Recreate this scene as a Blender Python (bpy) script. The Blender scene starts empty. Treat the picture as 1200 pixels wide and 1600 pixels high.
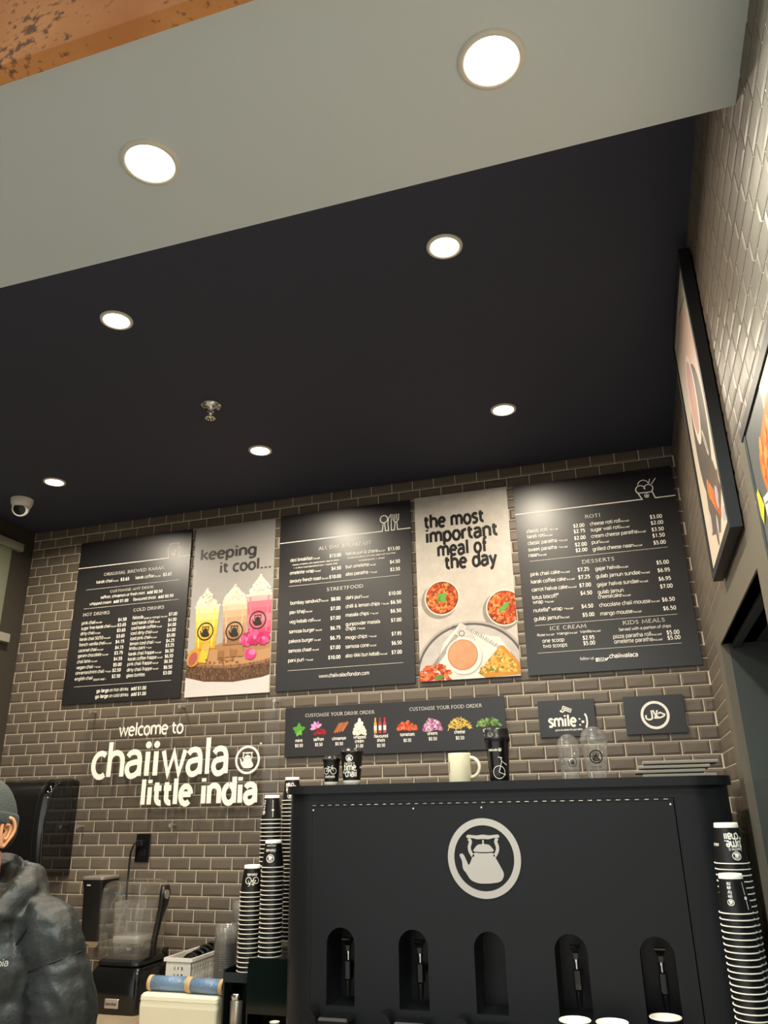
import bpy, bmesh, math, random
from mathutils import Vector, Matrix
PI = math.pi
SC = bpy.context.scene
COL = SC.collection
rnd = random.Random(7)

# ------------------------------------------------------------------ camera, world, exposure, lamps
CAM = bpy.data.objects.new('camera', bpy.data.cameras.new('camera'))
COL.objects.link(CAM)
cam_right = Vector((0.95312, 0.30212, -0.01681))
cam_down = Vector((-0.12251, 0.33452, -0.93439))
cam_fwd = Vector((-0.27668, 0.89265, 0.35585))
M = Matrix((cam_right, -cam_down, -cam_fwd)).transposed().to_4x4()
M.translation = Vector((-0.2977, -3.2560, 1.6499))
CAM.matrix_world = M
CAM.data.sensor_fit = 'VERTICAL'
CAM.data.sensor_height = 36.0
CAM.data.lens = 36.0 * 1206.45 / 1600.0
CAM.data.clip_start = 0.02
SC.camera = CAM

SC.view_settings.view_transform = 'Standard'
SC.view_settings.look = 'None'
SC.view_settings.exposure = 0.0
SC.view_settings.gamma = 1.0
SC.view_settings.use_curve_mapping = False

HALL, DIM = 0.95, 0.16
W = bpy.data.worlds.new('world')
SC.world = W
W.use_nodes = True
# the lit hall behind the camera: brightest towards the open shop front, dim elsewhere
wn = W.node_tree.nodes; wl = W.node_tree.links
w_tc = wn.new('ShaderNodeTexCoord'); w_sp = wn.new('ShaderNodeSeparateXYZ')
w_y = wn.new('ShaderNodeMapRange'); w_y.inputs[1].default_value = 0.1; w_y.inputs[2].default_value = -0.9
w_z = wn.new('ShaderNodeValToRGB')
for q, c in ((0, .05), (1, .25)): w_z.color_ramp.elements[q].color = (c, c, c, 1)
w_z.color_ramp.elements[0].position = .36; w_z.color_ramp.elements[1].position = .85
e1 = w_z.color_ramp.elements.new(.47); e1.color = (1, 1, 1, 1)
e2 = w_z.color_ramp.elements.new(.62); e2.color = (.8, .8, .8, 1)
w_zm = wn.new('ShaderNodeMath'); w_zm.operation = 'MULTIPLY_ADD'; w_zm.inputs[1].default_value = .5; w_zm.inputs[2].default_value = .5
w_m = wn.new('ShaderNodeMath'); w_m.operation = 'MULTIPLY'
w_s = wn.new('ShaderNodeMath'); w_s.operation = 'MULTIPLY_ADD'; w_s.inputs[1].default_value = HALL; w_s.inputs[2].default_value = DIM
wl.new(w_tc.outputs['Generated'], w_sp.inputs[0]); wl.new(w_sp.outputs['Y'], w_y.inputs[0]); wl.new(w_sp.outputs['Z'], w_zm.inputs[0])
wl.new(w_zm.outputs[0], w_z.inputs[0]); wl.new(w_y.outputs[0], w_m.inputs[0]); wl.new(w_z.outputs[0], w_m.inputs[1])
wl.new(w_m.outputs[0], w_s.inputs[0]); wl.new(w_s.outputs[0], wn['Background'].inputs[1])
wn['Background'].inputs[0].default_value = (1.0, 0.98, 0.93, 1)

WARM = (1.0, 0.88, 0.70)
COOL = (0.86, 1.0, 0.95)
LAMP_POWER = 13.5
BULK_POWER = 16.0
CEIL = 3.085
SOFF = 2.772
ceiling_lamps = [(-0.637, -1.555), (-1.690, -1.553), (-0.638, -0.565), (-1.688, -0.548), (-2.735, -0.560), (-2.740, -1.553)]
bulkhead_lamps = [(-0.388, -2.336), (-1.027, -2.326)]

# ------------------------------------------------------------------ colour and materials
def lin(c):
    c = c / 255.0
    return c / 12.92 if c <= 0.04045 else ((c + 0.055) / 1.055) ** 2.4
def rgb(r, g, b):
    return (lin(r), lin(g), lin(b))
def node_mat(name):
    m = bpy.data.materials.new(name)
    m.use_nodes = True
    return m, m.node_tree, m.node_tree.nodes['Principled BSDF']
def mat(name, col, rough=0.5, metal=0.0, spec=0.5, bump=0.0, scale=60.0, vary=0.0, coat=0.0):
    m, nt, b = node_mat(name)
    b.inputs['Base Color'].default_value = (*col, 1)
    b.inputs['Roughness'].default_value = rough
    b.inputs['Metallic'].default_value = metal
    b.inputs['Specular IOR Level'].default_value = spec
    b.inputs['Coat Weight'].default_value = coat
    if bump or vary:
        tc = nt.nodes.new('ShaderNodeTexCoord')
        nz = nt.nodes.new('ShaderNodeTexNoise')
        nz.inputs['Scale'].default_value = scale
        nz.inputs['Detail'].default_value = 5
        nt.links.new(tc.outputs['Object'], nz.inputs['Vector'])
        if bump:
            bp = nt.nodes.new('ShaderNodeBump')
            bp.inputs['Strength'].default_value = bump
            bp.inputs['Distance'].default_value = 0.01
            nt.links.new(nz.outputs['Fac'], bp.inputs['Height'])
            nt.links.new(bp.outputs['Normal'], b.inputs['Normal'])
        if vary:
            mx = nt.nodes.new('ShaderNodeMix')
            mx.data_type = 'RGBA'
            mx.inputs[6].default_value = (*[c * (1 - vary) for c in col], 1)
            mx.inputs[7].default_value = (*[min(1, c * (1 + vary)) for c in col], 1)
            nt.links.new(nz.outputs['Fac'], mx.inputs[0])
            nt.links.new(mx.outputs[2], b.inputs['Base Color'])
    return m
def clear_mat(name, tint=(0.995, 0.995, 0.99), gloss=0.05, ior=1.35, rough=0.06, milk=0.07, top=0.5):
    """thin clear plastic: mostly see-through, a little shine and a trace of haze"""
    m = bpy.data.materials.new(name)
    m.use_nodes = True
    nt = m.node_tree
    nt.nodes.clear()
    N = nt.nodes.new; L = nt.links.new
    out = N('ShaderNodeOutputMaterial')
    tr = N('ShaderNodeBsdfTransparent'); tr.inputs[0].default_value = (*tint, 1)
    gl = N('ShaderNodeBsdfGlossy'); gl.inputs['Roughness'].default_value = rough
    df = N('ShaderNodeBsdfDiffuse'); df.inputs[0].default_value = (.9, .88, .84, 1)
    fr = N('ShaderNodeFresnel'); fr.inputs['IOR'].default_value = ior
    ad = N('ShaderNodeMath'); ad.operation = 'ADD'; ad.inputs[1].default_value = gloss
    mn = N('ShaderNodeMath'); mn.operation = 'MINIMUM'; mn.inputs[1].default_value = top
    m1 = N('ShaderNodeMixShader'); m2 = N('ShaderNodeMixShader'); m2.inputs[0].default_value = milk
    L(fr.outputs[0], ad.inputs[0]); L(ad.outputs[0], mn.inputs[0]); L(mn.outputs[0], m1.inputs[0])
    L(tr.outputs[0], m1.inputs[1]); L(gl.outputs[0], m1.inputs[2])
    L(m1.outputs[0], m2.inputs[1]); L(df.outputs[0], m2.inputs[2]); L(m2.outputs[0], out.inputs[0])
    return m
def emit_mat(name, col, strength):
    m, nt, b = node_mat(name)
    b.inputs['Base Color'].default_value = (0.9, 0.9, 0.9, 1)
    b.inputs['Emission Color'].default_value = (*col, 1)
    b.inputs['Emission Strength'].default_value = strength
    return m
def print_mat(name, rough=0.5, spec=0.4, grain=0.0):
    """ink on a flat sheet: the colour of every printed shape is stored on the mesh"""
    m, nt, b = node_mat(name)
    at = nt.nodes.new('ShaderNodeVertexColor')
    at.layer_name = 'Col'
    b.inputs['Roughness'].default_value = rough
    b.inputs['Specular IOR Level'].default_value = spec
    if grain:
        tc = nt.nodes.new('ShaderNodeTexCoord')
        nz = nt.nodes.new('ShaderNodeTexNoise')
        nz.inputs['Scale'].default_value = 24
        nz.inputs['Detail'].default_value = 6
        mr = nt.nodes.new('ShaderNodeMapRange')
        mr.inputs[3].default_value = 1 - grain
        mr.inputs[4].default_value = 1 + grain
        mx = nt.nodes.new('ShaderNodeMix')
        mx.data_type = 'RGBA'
        mx.blend_type = 'MULTIPLY'
        mx.inputs[0].default_value = 1
        nt.links.new(tc.outputs['Object'], nz.inputs['Vector'])
        nt.links.new(nz.outputs['Fac'], mr.inputs[0])
        nt.links.new(at.outputs[0], mx.inputs[6])
        nt.links.new(mr.outputs[0], mx.inputs[7])
        nt.links.new(mx.outputs[2], b.inputs['Base Color'])
    else:
        nt.links.new(at.outputs[0], b.inputs['Base Color'])
    return m

def tile_mat():
    m, nt, b = node_mat('glazed_taupe_tile')
    at = nt.nodes.new('ShaderNodeVertexColor')
    at.layer_name = 'Col'
    nt.links.new(at.outputs[0], b.inputs['Base Color'])
    b.inputs['Roughness'].default_value = 0.42
    b.inputs['Specular IOR Level'].default_value = 0.5
    tc = nt.nodes.new('ShaderNodeTexCoord')
    nz = nt.nodes.new('ShaderNodeTexNoise')
    nz.inputs['Scale'].default_value = 14
    bp = nt.nodes.new('ShaderNodeBump')
    bp.inputs['Strength'].default_value = 0.06
    bp.inputs['Distance'].default_value = 0.02
    nt.links.new(tc.outputs['Object'], nz.inputs['Vector'])
    nt.links.new(nz.outputs['Fac'], bp.inputs['Height'])
    nt.links.new(bp.outputs['Normal'], b.inputs['Normal'])
    return m

def copper_mat():
    m, nt, b = node_mat('weathered_copper')
    tc = nt.nodes.new('ShaderNodeTexCoord')
    n1 = nt.nodes.new('ShaderNodeTexNoise'); n1.inputs['Scale'].default_value = 7; n1.inputs['Detail'].default_value = 4
    n2 = nt.nodes.new('ShaderNodeTexNoise'); n2.inputs['Scale'].default_value = 75; n2.inputs['Detail'].default_value = 6
    r1 = nt.nodes.new('ShaderNodeValToRGB')
    r1.color_ramp.elements[0].position = 0.3; r1.color_ramp.elements[0].color = (*rgb(206, 130, 70), 1)
    r1.color_ramp.elements[1].position = 0.7; r1.color_ramp.elements[1].color = (*rgb(228, 160, 96), 1)
    ad = nt.nodes.new('ShaderNodeMath'); ad.operation = 'MULTIPLY_ADD'; ad.inputs[1].default_value = 0.55
    r2 = nt.nodes.new('ShaderNodeValToRGB')
    r2.color_ramp.elements[0].position = 0.86; r2.color_ramp.elements[0].color = (0, 0, 0, 1)
    r2.color_ramp.elements[1].position = 0.98; r2.color_ramp.elements[1].color = (1, 1, 1, 1)
    mx = nt.nodes.new('ShaderNodeMix'); mx.data_type = 'RGBA'
    mx.inputs[7].default_value = (*rgb(130, 86, 58), 1)
    L = nt.links.new
    L(tc.outputs['Object'], n1.inputs['Vector']); L(tc.outputs['Object'], n2.inputs['Vector'])
    L(n1.outputs['Fac'], r1.inputs[0]); L(n1.outputs['Fac'], ad.inputs[0]); L(n2.outputs['Fac'], ad.inputs[2])
    L(ad.outputs[0], r2.inputs[0]); L(r2.outputs[0], mx.inputs[0]); L(r1.outputs[0], mx.inputs[6])
    L(mx.outputs[2], b.inputs['Base Color'])
    b.inputs['Roughness'].default_value = 0.5
    b.inputs['Metallic'].default_value = 0.0
    return m

TILE_C = rgb(104, 94, 82)
GROUT = mat('pale_grout', rgb(226, 214, 192), 0.9, vary=0.08)
TILE = tile_mat()
M_CEIL = mat('charcoal_ceiling_paint', rgb(50, 53, 69), 0.75, bump=0.05, scale=200)
M_SOFF = mat('pale_grey_soffit_paint', rgb(208, 216, 218), 0.6)
M_BOARD = mat('matt_black_board', rgb(31, 30, 32), 0.37, spec=0.72)
M_INK = mat('warm_white_vinyl', rgb(252, 248, 238), 0.45)
M_MACH = mat('black_powder_coat', rgb(25, 27, 30), 0.42, spec=0.32)
M_MACH2 = mat('black_inner_plastic', rgb(14, 15, 18), 0.35, spec=0.4)
M_STEEL = mat('brushed_steel', rgb(214, 208, 198), 0.34, metal=0.85)
M_CHROME = mat('chrome', rgb(225, 225, 225), 0.12, metal=1.0)
M_BLACK = mat('gloss_black_plastic', rgb(16, 16, 17), 0.1, spec=0.6)
M_SATIN = mat('satin_black_plastic', rgb(20, 20, 21), 0.3)
M_WHITE = mat('white_plastic', rgb(236, 232, 222), 0.4)
M_CREAM = mat('cream_plastic', rgb(240, 234, 210), 0.42)
M_CUPB = mat('black_paper_cup', rgb(19, 18, 18), 0.4)
M_CUPW = mat('white_paper', rgb(246, 242, 230), 0.6)
M_CLEAR = clear_mat('clear_plastic')
M_ACRYL = clear_mat('clear_acrylic', (0.985, 0.985, 0.98), 0.02, 1.15, 0.02, 0.0, 0.3)
M_HOOD = clear_mat('clear_hood_plastic', (0.97, 0.965, 0.95), 0.04, 1.35, 0.05, 0.012, 0.6)
M_GREYPOST = mat('warm_grey_casing_metal', rgb(122, 114, 100), 0.4, metal=0.3)
M_PASS = mat('dark_grey_gloss_wall_paint', rgb(76, 80, 78), 0.32)
M_PASSC = mat('dark_grey_ceiling_paint', rgb(40, 44, 44), 0.5)
M_LEFTW = mat('dark_brown_wall_paint', rgb(62, 57, 50), 0.55)
M_FRAME = mat('black_picture_frame', rgb(26, 27, 30), 0.45)
M_TRAY = mat('grey_slate_board', rgb(150, 144, 134), 0.55, vary=0.1, scale=30)
M_FLOOR = mat('pale_floor_tile', rgb(205, 200, 192), 0.45, vary=0.1, scale=3)
M_WORK = mat('tan_stone_worktop', rgb(158, 142, 118), 0.35, vary=0.15, scale=40)
M_PRINT = print_mat('poster_print', 0.42, 0.4, 0.06)
M_PRINTF = print_mat('food_print', 0.42, 0.4, 0.22)
M_LENS = emit_mat('warm_lamp_lens', (1.0, 0.90, 0.72), 9.0)
M_LENSC = emit_mat('cool_lamp_lens', (0.96, 1.0, 0.95), 9.0)
M_TRIM = mat('white_lamp_trim', rgb(220, 214, 200), 0.5)

# ------------------------------------------------------------------ mesh building
class MB:
    def __init__(self):
        self.v = []; self.f = []; self.m = []; self.sm = []
    def add(self, vs, fs, mi=0, smooth=False):
        o = len(self.v)
        self.v += [tuple(p) for p in vs]
        for f in fs:
            self.f.append([i + o for i in f]); self.m.append(mi); self.sm.append(smooth)
        return self
    def box(self, a, b, mi=0):
        x0, y0, z0 = a; x1, y1, z1 = b
        vs = [(x0, y0, z0), (x1, y0, z0), (x1, y1, z0), (x0, y1, z0), (x0, y0, z1), (x1, y0, z1), (x1, y1, z1), (x0, y1, z1)]
        return self.add(vs, [(0, 3, 2, 1), (4, 5, 6, 7), (0, 1, 5, 4), (1, 2, 6, 5), (2, 3, 7, 6), (3, 0, 4, 7)], mi)
    def rbox(self, a, b, r=0.004, mi=0, n=3):
        """box with rounded vertical edges and chamfered top and bottom"""
        x0, y0, z0 = a; x1, y1, z1 = b
        def ring(ins, z):
            q = []
            rr = max(r - ins, 0.0004)
            for cx, cy, a0 in ((x1 - r, y1 - r, 0), (x0 + r, y1 - r, PI / 2), (x0 + r, y0 + r, PI), (x1 - r, y0 + r, 1.5 * PI)):
                for k in range(n + 1):
                    t = a0 + PI / 2 * k / n
                    q.append((cx + rr * math.cos(t), cy + rr * math.sin(t), z))
            return q
        c = min(r, (z1 - z0) / 2) * 0.6
        return self.loft([ring(c, z0), ring(0, z0 + c), ring(0, z1 - c), ring(c, z1)], True, True, mi, False)
    def loft(self, rings, cap0=True, cap1=True, mi=0, smooth=True, closed=True):
        n = len(rings[0]); vs = []; fs = []
        for r in rings: vs += list(r)
        for k in range(len(rings) - 1):
            for i in range(n if closed else n - 1):
                j = (i + 1) % n
                fs.append((k * n + i, k * n + j, (k + 1) * n + j, (k + 1) * n + i))
        self.add(vs, fs, mi, smooth)
        if cap0: self.add(rings[0], [list(range(n))[::-1]], mi)
        if cap1: self.add(rings[-1], [list(range(n))], mi)
        return self
    def lathe(self, prof, c=(0, 0, 0), n=32, mi=0, smooth=True, cap0=False, cap1=False):
        rings = [[(c[0] + r * math.cos(2 * PI * i / n), c[1] + r * math.sin(2 * PI * i / n), c[2] + z) for i in range(n)] for r, z in prof]
        return self.loft(rings, cap0, cap1, mi, smooth)
    def cyl(self, p0, p1, r0, r1=None, n=16, mi=0, smooth=True):
        return self.tube([p0, p1], [r0, r0 if r1 is None else r1], n, mi, smooth)
    def tube(self, pts, r, n=10, mi=0, smooth=True):
        P = [Vector(p) for p in pts]
        R = r if isinstance(r, (list, tuple)) else [r] * len(P)
        rings = []; up = None
        for i, p in enumerate(P):
            t = (P[min(i + 1, len(P) - 1)] - P[max(i - 1, 0)]).normalized()
            if up is None:
                up = Vector((0, 0, 1)) if abs(t.z) < 0.9 else Vector((1, 0, 0))
            s = t.cross(up).normalized(); up = s.cross(t).normalized()
            rings.append([tuple(p + R[i] * (s * math.cos(2 * PI * k / n) - up * math.sin(2 * PI * k / n))) for k in range(n)])
        return self.loft([q[::-1] for q in rings], True, True, mi, smooth)
    def prism(self, poly, mapf, d0, d1, mi=0):
        """outline (u, v) extruded between depths d0 and d1 through mapf(u, v, d)"""
        n = len(poly)
        a = [mapf(u, v, d0) for u, v in poly]; b = [mapf(u, v, d1) for u, v in poly]
        self.add(a, [list(range(n))[::-1]], mi); self.add(b, [list(range(n))], mi)
        return self.add(a + b, [(i, (i + 1) % n, n + (i + 1) % n, n + i) for i in range(n)], mi)
    def ell(self, c, r, n=20, m=12, mi=0):
        rings = []
        for k in range(1, m):
            t = PI * k / m
            rings.append([(c[0] + r[0] * math.sin(t) * math.cos(2 * PI * i / n), c[1] + r[1] * math.sin(t) * math.sin(2 * PI * i / n), c[2] - r[2] * math.cos(t)) for i in range(n)])
        self.loft(rings, False, False, mi, True)
        o = [(c[0], c[1], c[2] - r[2])] + rings[0]
        self.add(o, [(0, 1 + (i + 1) % n, 1 + i) for i in range(n)], mi, True)
        o = [(c[0], c[1], c[2] + r[2])] + rings[-1]
        return self.add(o, [(0, 1 + i, 1 + (i + 1) % n) for i in range(n)], mi, True)
    def xf(self, fn):
        self.v = [tuple(fn(*p)) for p in self.v]; return self
    def mesh(self, name, mats):
        me = bpy.data.meshes.new(name)
        me.from_pydata(self.v, [], self.f)
        for m in (mats if isinstance(mats, (list, tuple)) else [mats]): me.materials.append(m)
        me.polygons.foreach_set('material_index', self.m)
        me.polygons.foreach_set('use_smooth', self.sm)
        me.update()
        return me
    def build(self, name, mats, parent=None, fix=False):
        me = self.mesh(name, mats)
        if fix:
            bm = bmesh.new(); bm.from_mesh(me)
            bmesh.ops.remove_doubles(bm, verts=bm.verts, dist=1e-5)
            bmesh.ops.recalc_face_normals(bm, faces=bm.faces)
            bm.to_mesh(me); bm.free()
        o = bpy.data.objects.new(name, me)
        COL.objects.link(o)
        if parent: o.parent = parent
        return o

def tag(o, label=None, cat=None, group=None, kind=None):
    if label: o['label'] = label
    if cat: o['category'] = cat
    if group: o['group'] = group
    if kind: o['kind'] = kind
    return o
def thing(name, label, cat, loc=(0, 0, 0), rz=0.0, group=None, rot=None):
    o = bpy.data.objects.new(name, None)
    o.empty_display_size = 0.05
    COL.objects.link(o)
    o.location = loc
    o.rotation_euler = rot if rot else (0, 0, rz)
    return tag(o, label, cat, group)
def struct(o):
    o['kind'] = 'structure'; return o
def copy_tree(o, parent=None):
    c = o.copy(); COL.objects.link(c)
    if parent: c.parent = parent
    for ch in list(o.children): copy_tree(ch, c)
    return c
def smooth_poly(pts, k=6, closed=True):
    """Catmull-Rom through the points"""
    out = []; n = len(pts)
    for i in range(n if closed else n - 1):
        g = lambda j: pts[j % n] if closed else pts[min(max(j, 0), n - 1)]
        p0, p1, p2, p3 = g(i - 1), g(i), g(i + 1), g(i + 2)
        for s in range(k):
            t = s / k
            out.append(tuple(0.5 * (2 * p1[a] + (p2[a] - p0[a]) * t + (2 * p0[a] - 5 * p1[a] + 4 * p2[a] - p3[a]) * t * t + (3 * p1[a] - p0[a] - 3 * p2[a] + p3[a]) * t ** 3) for a in (0, 1)))
    if not closed: out.append(tuple(pts[-1]))
    return out

# ------------------------------------------------------------------ a plain humanist stroke alphabet (x-height .50, capitals .68)
def AR(cx, cy, rx, ry, a0, a1, n=9):
    return [(cx + rx * math.cos(math.radians(a0 + (a1 - a0) * k / n)), cy + ry * math.sin(math.radians(a0 + (a1 - a0) * k / n))) for k in range(n + 1)]
CV = lambda *p: smooth_poly(list(p), 4, False)
OV = lambda cx, cy, rx, ry: AR(cx, cy, rx, ry, 90, 450, 18)
XH, AS, CP = .50, .73, .68
def arch(x0, x1, top=XH, leg=0.0):
    m = (x0 + x1) / 2
    return AR(m, top - .17, m - x0, .17, 180, 0, 10) + [(x1, leg)]
GL = {
 'a': (.47, [CV((.06, .41), (.12, .475), (.23, .50), (.34, .46), (.385, .34)) + [(.385, 0)], CV((.385, .29), (.25, .285), (.10, .245), (.055, .13), (.12, .02), (.22, .005), (.33, .06), (.385, .15))]),
 'b': (.50, [[(.07, AS), (.07, 0)], OV(.255, .25, .185, .25)]),
 'c': (.41, [AR(.25, .25, .20, .25, 52, 308, 14)]),
 'd': (.50, [[(.43, AS), (.43, 0)], OV(.245, .25, .185, .25)]),
 'e': (.47, [[(.055, .27), (.425, .27)], AR(.24, .25, .187, .25, 5, 315, 16)]),
 'f': (.30, [CV((.30, .715), (.22, .73), (.15, .68), (.13, .55)) + [(.13, 0)], [(.02, .47), (.27, .47)]]),
 'g': (.50, [OV(.245, .25, .185, .25), [(.43, XH), (.43, -.02)] + CV((.43, -.02), (.38, -.16), (.24, -.21), (.09, -.17))]),
 'h': (.49, [[(.07, AS), (.07, 0)], arch(.07, .42)]),
 'i': (.20, [[(.10, XH), (.10, 0)], [(.10, .615), (.10, .715)]]),
 'j': (.20, [[(.10, XH), (.10, -.1)] + CV((.10, -.1), (.06, -.2), (-.02, -.2)), [(.10, .615), (.10, .715)]]),
 'k': (.44, [[(.07, AS), (.07, 0)], [(.40, XH), (.10, .25)], [(.17, .31), (.43, 0)]]),
 'l': (.20, [[(.10, AS), (.10, 0)]]),
 'm': (.75, [[(.07, XH), (.07, 0)], arch(.07, .375), arch(.375, .68)]),
 'n': (.49, [[(.07, XH), (.07, 0)], arch(.07, .42)]),
 'o': (.49, [OV(.245, .25, .19, .25)]),
 'p': (.50, [[(.07, XH), (.07, -.21)], OV(.255, .25, .185, .25)]),
 'q': (.50, [[(.43, XH), (.43, -.21)], OV(.245, .25, .185, .25)]),
 'r': (.31, [[(.07, XH), (.07, 0)], CV((.07, .30), (.12, .44), (.21, .49), (.30, .485))]),
 's': (.37, [CV((.32, .43), (.25, .49), (.16, .50), (.07, .44), (.07, .35), (.17, .28), (.28, .22), (.31, .12), (.23, .02), (.13, .005), (.04, .05))]),
 't': (.33, [[(.13, .63), (.13, .19)] + AR(.27, .19, .14, .15, 188, 285, 8), [(.02, .46), (.30, .46)]]),
 'u': (.49, [[(.07, XH), (.07, .17)] + AR(.245, .17, .175, .17, 180, 360, 10) + [(.42, XH)], [(.42, .2), (.42, 0)]]),
 'v': (.43, [[(.03, XH), (.215, .02), (.40, XH)]]),
 'w': (.66, [[(.03, XH), (.18, .02), (.33, .46), (.48, .02), (.63, XH)]]),
 'x': (.42, [[(.04, XH), (.38, 0)], [(.38, XH), (.04, 0)]]),
 'y': (.43, [[(.03, XH), (.215, .04)], [(.40, XH), (.20, -.02)] + CV((.20, -.02), (.14, -.16), (.03, -.20))]),
 'z': (.40, [[(.05, .475), (.34, .475), (.05, .025), (.36, .025)]]),
 '0': (.50, [OV(.25, .33, .19, .33)]), '1': (.50, [[(.12, .54), (.27, .65), (.27, 0)]]),
 '2': (.50, [CV((.08, .55), (.15, .64), (.26, .66), (.38, .58), (.37, .44), (.25, .24), (.08, .03)) + [(.42, .03)]]),
 '3': (.50, [CV((.09, .61), (.20, .66), (.33, .62), (.37, .51), (.30, .39), (.18, .355)), CV((.18, .355), (.34, .33), (.40, .19), (.33, .05), (.20, .0), (.07, .05))]),
 '4': (.50, [[(.36, 0), (.36, .64), (.05, .19), (.46, .19)]]),
 '5': (.50, [[(.38, .64), (.13, .64), (.115, .38)] + CV((.115, .38), (.25, .41), (.38, .34), (.40, .19), (.31, .04), (.19, .0), (.07, .04))]),
 '6': (.50, [OV(.26, .2, .17, .2), CV((.37, .65), (.23, .60), (.12, .45), (.09, .22))]),
 '7': (.50, [[(.07, .63), (.42, .63), (.18, 0)]]), '8': (.50, [OV(.25, .50, .145, .155), OV(.25, .175, .18, .175)]),
 '9': (.50, [OV(.24, .45, .17, .2), CV((.41, .43), (.38, .2), (.27, .05), (.13, .0))]),
 '$': (.50, [CV((.40, .56), (.30, .63), (.19, .62), (.10, .53), (.13, .41), (.25, .34), (.37, .27), (.40, .15), (.31, .04), (.19, .03), (.07, .10)), [(.25, .74), (.25, -.09)]]),
 '.': (.22, [[(.11, -.02), (.11, .08)]]), ',': (.22, [[(.13, .08), (.07, -.12)]]), ':': (.22, [[(.11, 0), (.11, .1)], [(.11, .38), (.11, .48)]]),
 '-': (.30, [[(.03, .24), (.27, .24)]]), ')': (.28, [CV((.04, .74), (.17, .58), (.21, .30), (.17, .02), (.04, -.15))]), '(': (.28, [CV((.24, .74), (.11, .58), (.07, .30), (.11, .02), (.24, -.15))]),
 '/': (.34, [[(.03, -.08), (.31, .74)]]), '+': (.55, [[(.06, .3), (.48, .3)], [(.27, .5), (.27, .1)]]), "'": (.16, [[(.08, .73), (.08, .56)]]),
 '&': (.60, [CV((.53, 0), (.36, .18), (.16, .46), (.16, .60), (.27, .66), (.36, .58), (.30, .44), (.12, .28), (.08, .14), (.16, .02), (.30, .0), (.44, .10), (.52, .30))]),
 '\u2022': (.34, [AR(.17, .25, .055, .055, 0, 360, 10)]), '\u00ae': (.34, [OV(.17, .60, .12, .12), [(.13, .54), (.13, .66), (.19, .65), (.19, .61), (.13, .60), (.20, .54)]]), ' ': (.24, []),
 'A': (.62, [[(.03, 0), (.31, CP), (.59, 0)], [(.13, .23), (.49, .23)]]), 'B': (.54, [[(.09, 0), (.09, CP)], CV((.09, CP), (.33, .66), (.41, .52), (.33, .38), (.09, .365)), CV((.09, .365), (.38, .33), (.46, .18), (.36, .02), (.09, 0))]),
 'C': (.62, [AR(.35, .34, .30, .34, 48, 312, 16)]), 'D': (.68, [[(.09, CP), (.09, 0)], CV((.09, CP), (.40, .66), (.60, .50), (.62, .34), (.58, .16), (.40, .02), (.09, 0))]),
 'E': (.50, [[(.44, .67), (.09, .67), (.09, .01), (.45, .01)], [(.09, .35), (.38, .35)]]), 'F': (.46, [[(.43, .67), (.09, .67), (.09, 0)], [(.09, .34), (.36, .34)]]),
 'G': (.68, [AR(.35, .34, .30, .34, 48, 320, 16), [(.59, .10), (.59, .32), (.42, .32)]]), 'H': (.68, [[(.09, CP), (.09, 0)], [(.59, CP), (.59, 0)], [(.09, .35), (.59, .35)]]),
 'I': (.25, [[(.125, CP), (.125, 0)]]), 'K': (.58, [[(.09, CP), (.09, 0)], [(.50, CP), (.12, .34)], [(.20, .41), (.56, 0)]]), 'L': (.46, [[(.09, CP), (.09, .01), (.44, .01)]]),
 'M': (.80, [[(.07, 0), (.12, CP), (.40, .12), (.68, CP), (.73, 0)]]), 'N': (.70, [[(.09, 0), (.09, CP), (.61, 0), (.61, CP)]]), 'O': (.72, [OV(.36, .34, .31, .34)]),
 'P': (.52, [[(.09, 0), (.09, CP)], CV((.09, CP), (.34, .66), (.45, .50), (.35, .33), (.09, .30))]), 'R': (.56, [[(.09, 0), (.09, CP)], CV((.09, CP), (.34, .66), (.43, .52), (.34, .37), (.09, .34)), [(.28, .35), (.54, 0)]]),
 'S': (.48, [CV((.40, .58), (.30, .66), (.19, .66), (.09, .56), (.12, .42), (.26, .34), (.39, .25), (.40, .11), (.29, .01), (.17, .0), (.06, .09))]), 'T': (.54, [[(.02, .66), (.52, .66)], [(.27, .66), (.27, 0)]]),
 'U': (.66, [[(.09, CP), (.09, .22)] + AR(.33, .22, .24, .22, 180, 360, 12) + [(.57, CP)]]), 'V': (.60, [[(.03, CP), (.30, .02), (.57, CP)]]), 'W': (.90, [[(.03, CP), (.24, .03), (.45, .62), (.66, .03), (.87, CP)]]),
 'Y': (.56, [[(.03, CP), (.28, .32), (.53, CP)], [(.28, .32), (.28, 0)]])}
SERIF = {c: [p for p in e] for c, e in {'A': [(.03, 0), (.59, 0)], 'B': [(.05, 0), (.05, CP)], 'D': [(.06, 0), (.06, CP)], 'E': [], 'F': [(.09, 0)], 'H': [(.09, 0), (.09, CP), (.59, 0), (.59, CP)], 'I': [(.125, 0), (.125, CP)], 'K': [(.09, 0), (.09, CP), (.50, CP), (.56, 0)], 'L': [(.09, CP)], 'M': [(.07, 0), (.73, 0)], 'N': [(.09, 0), (.61, CP)], 'P': [(.09, 0)], 'R': [(.09, 0), (.54, 0)], 'T': [(.27, 0)], 'U': [(.09, CP), (.57, CP)], 'V': [(.03, CP), (.57, CP)], 'W': [(.03, CP), (.87, CP)], 'Y': [(.03, CP), (.53, CP), (.28, 0)]}.items()}
STROKE = {0: .085, 1: .082, 2: .125, 3: .062, 4: .150, 5: .165, 6: .100, 7: .118}
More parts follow.
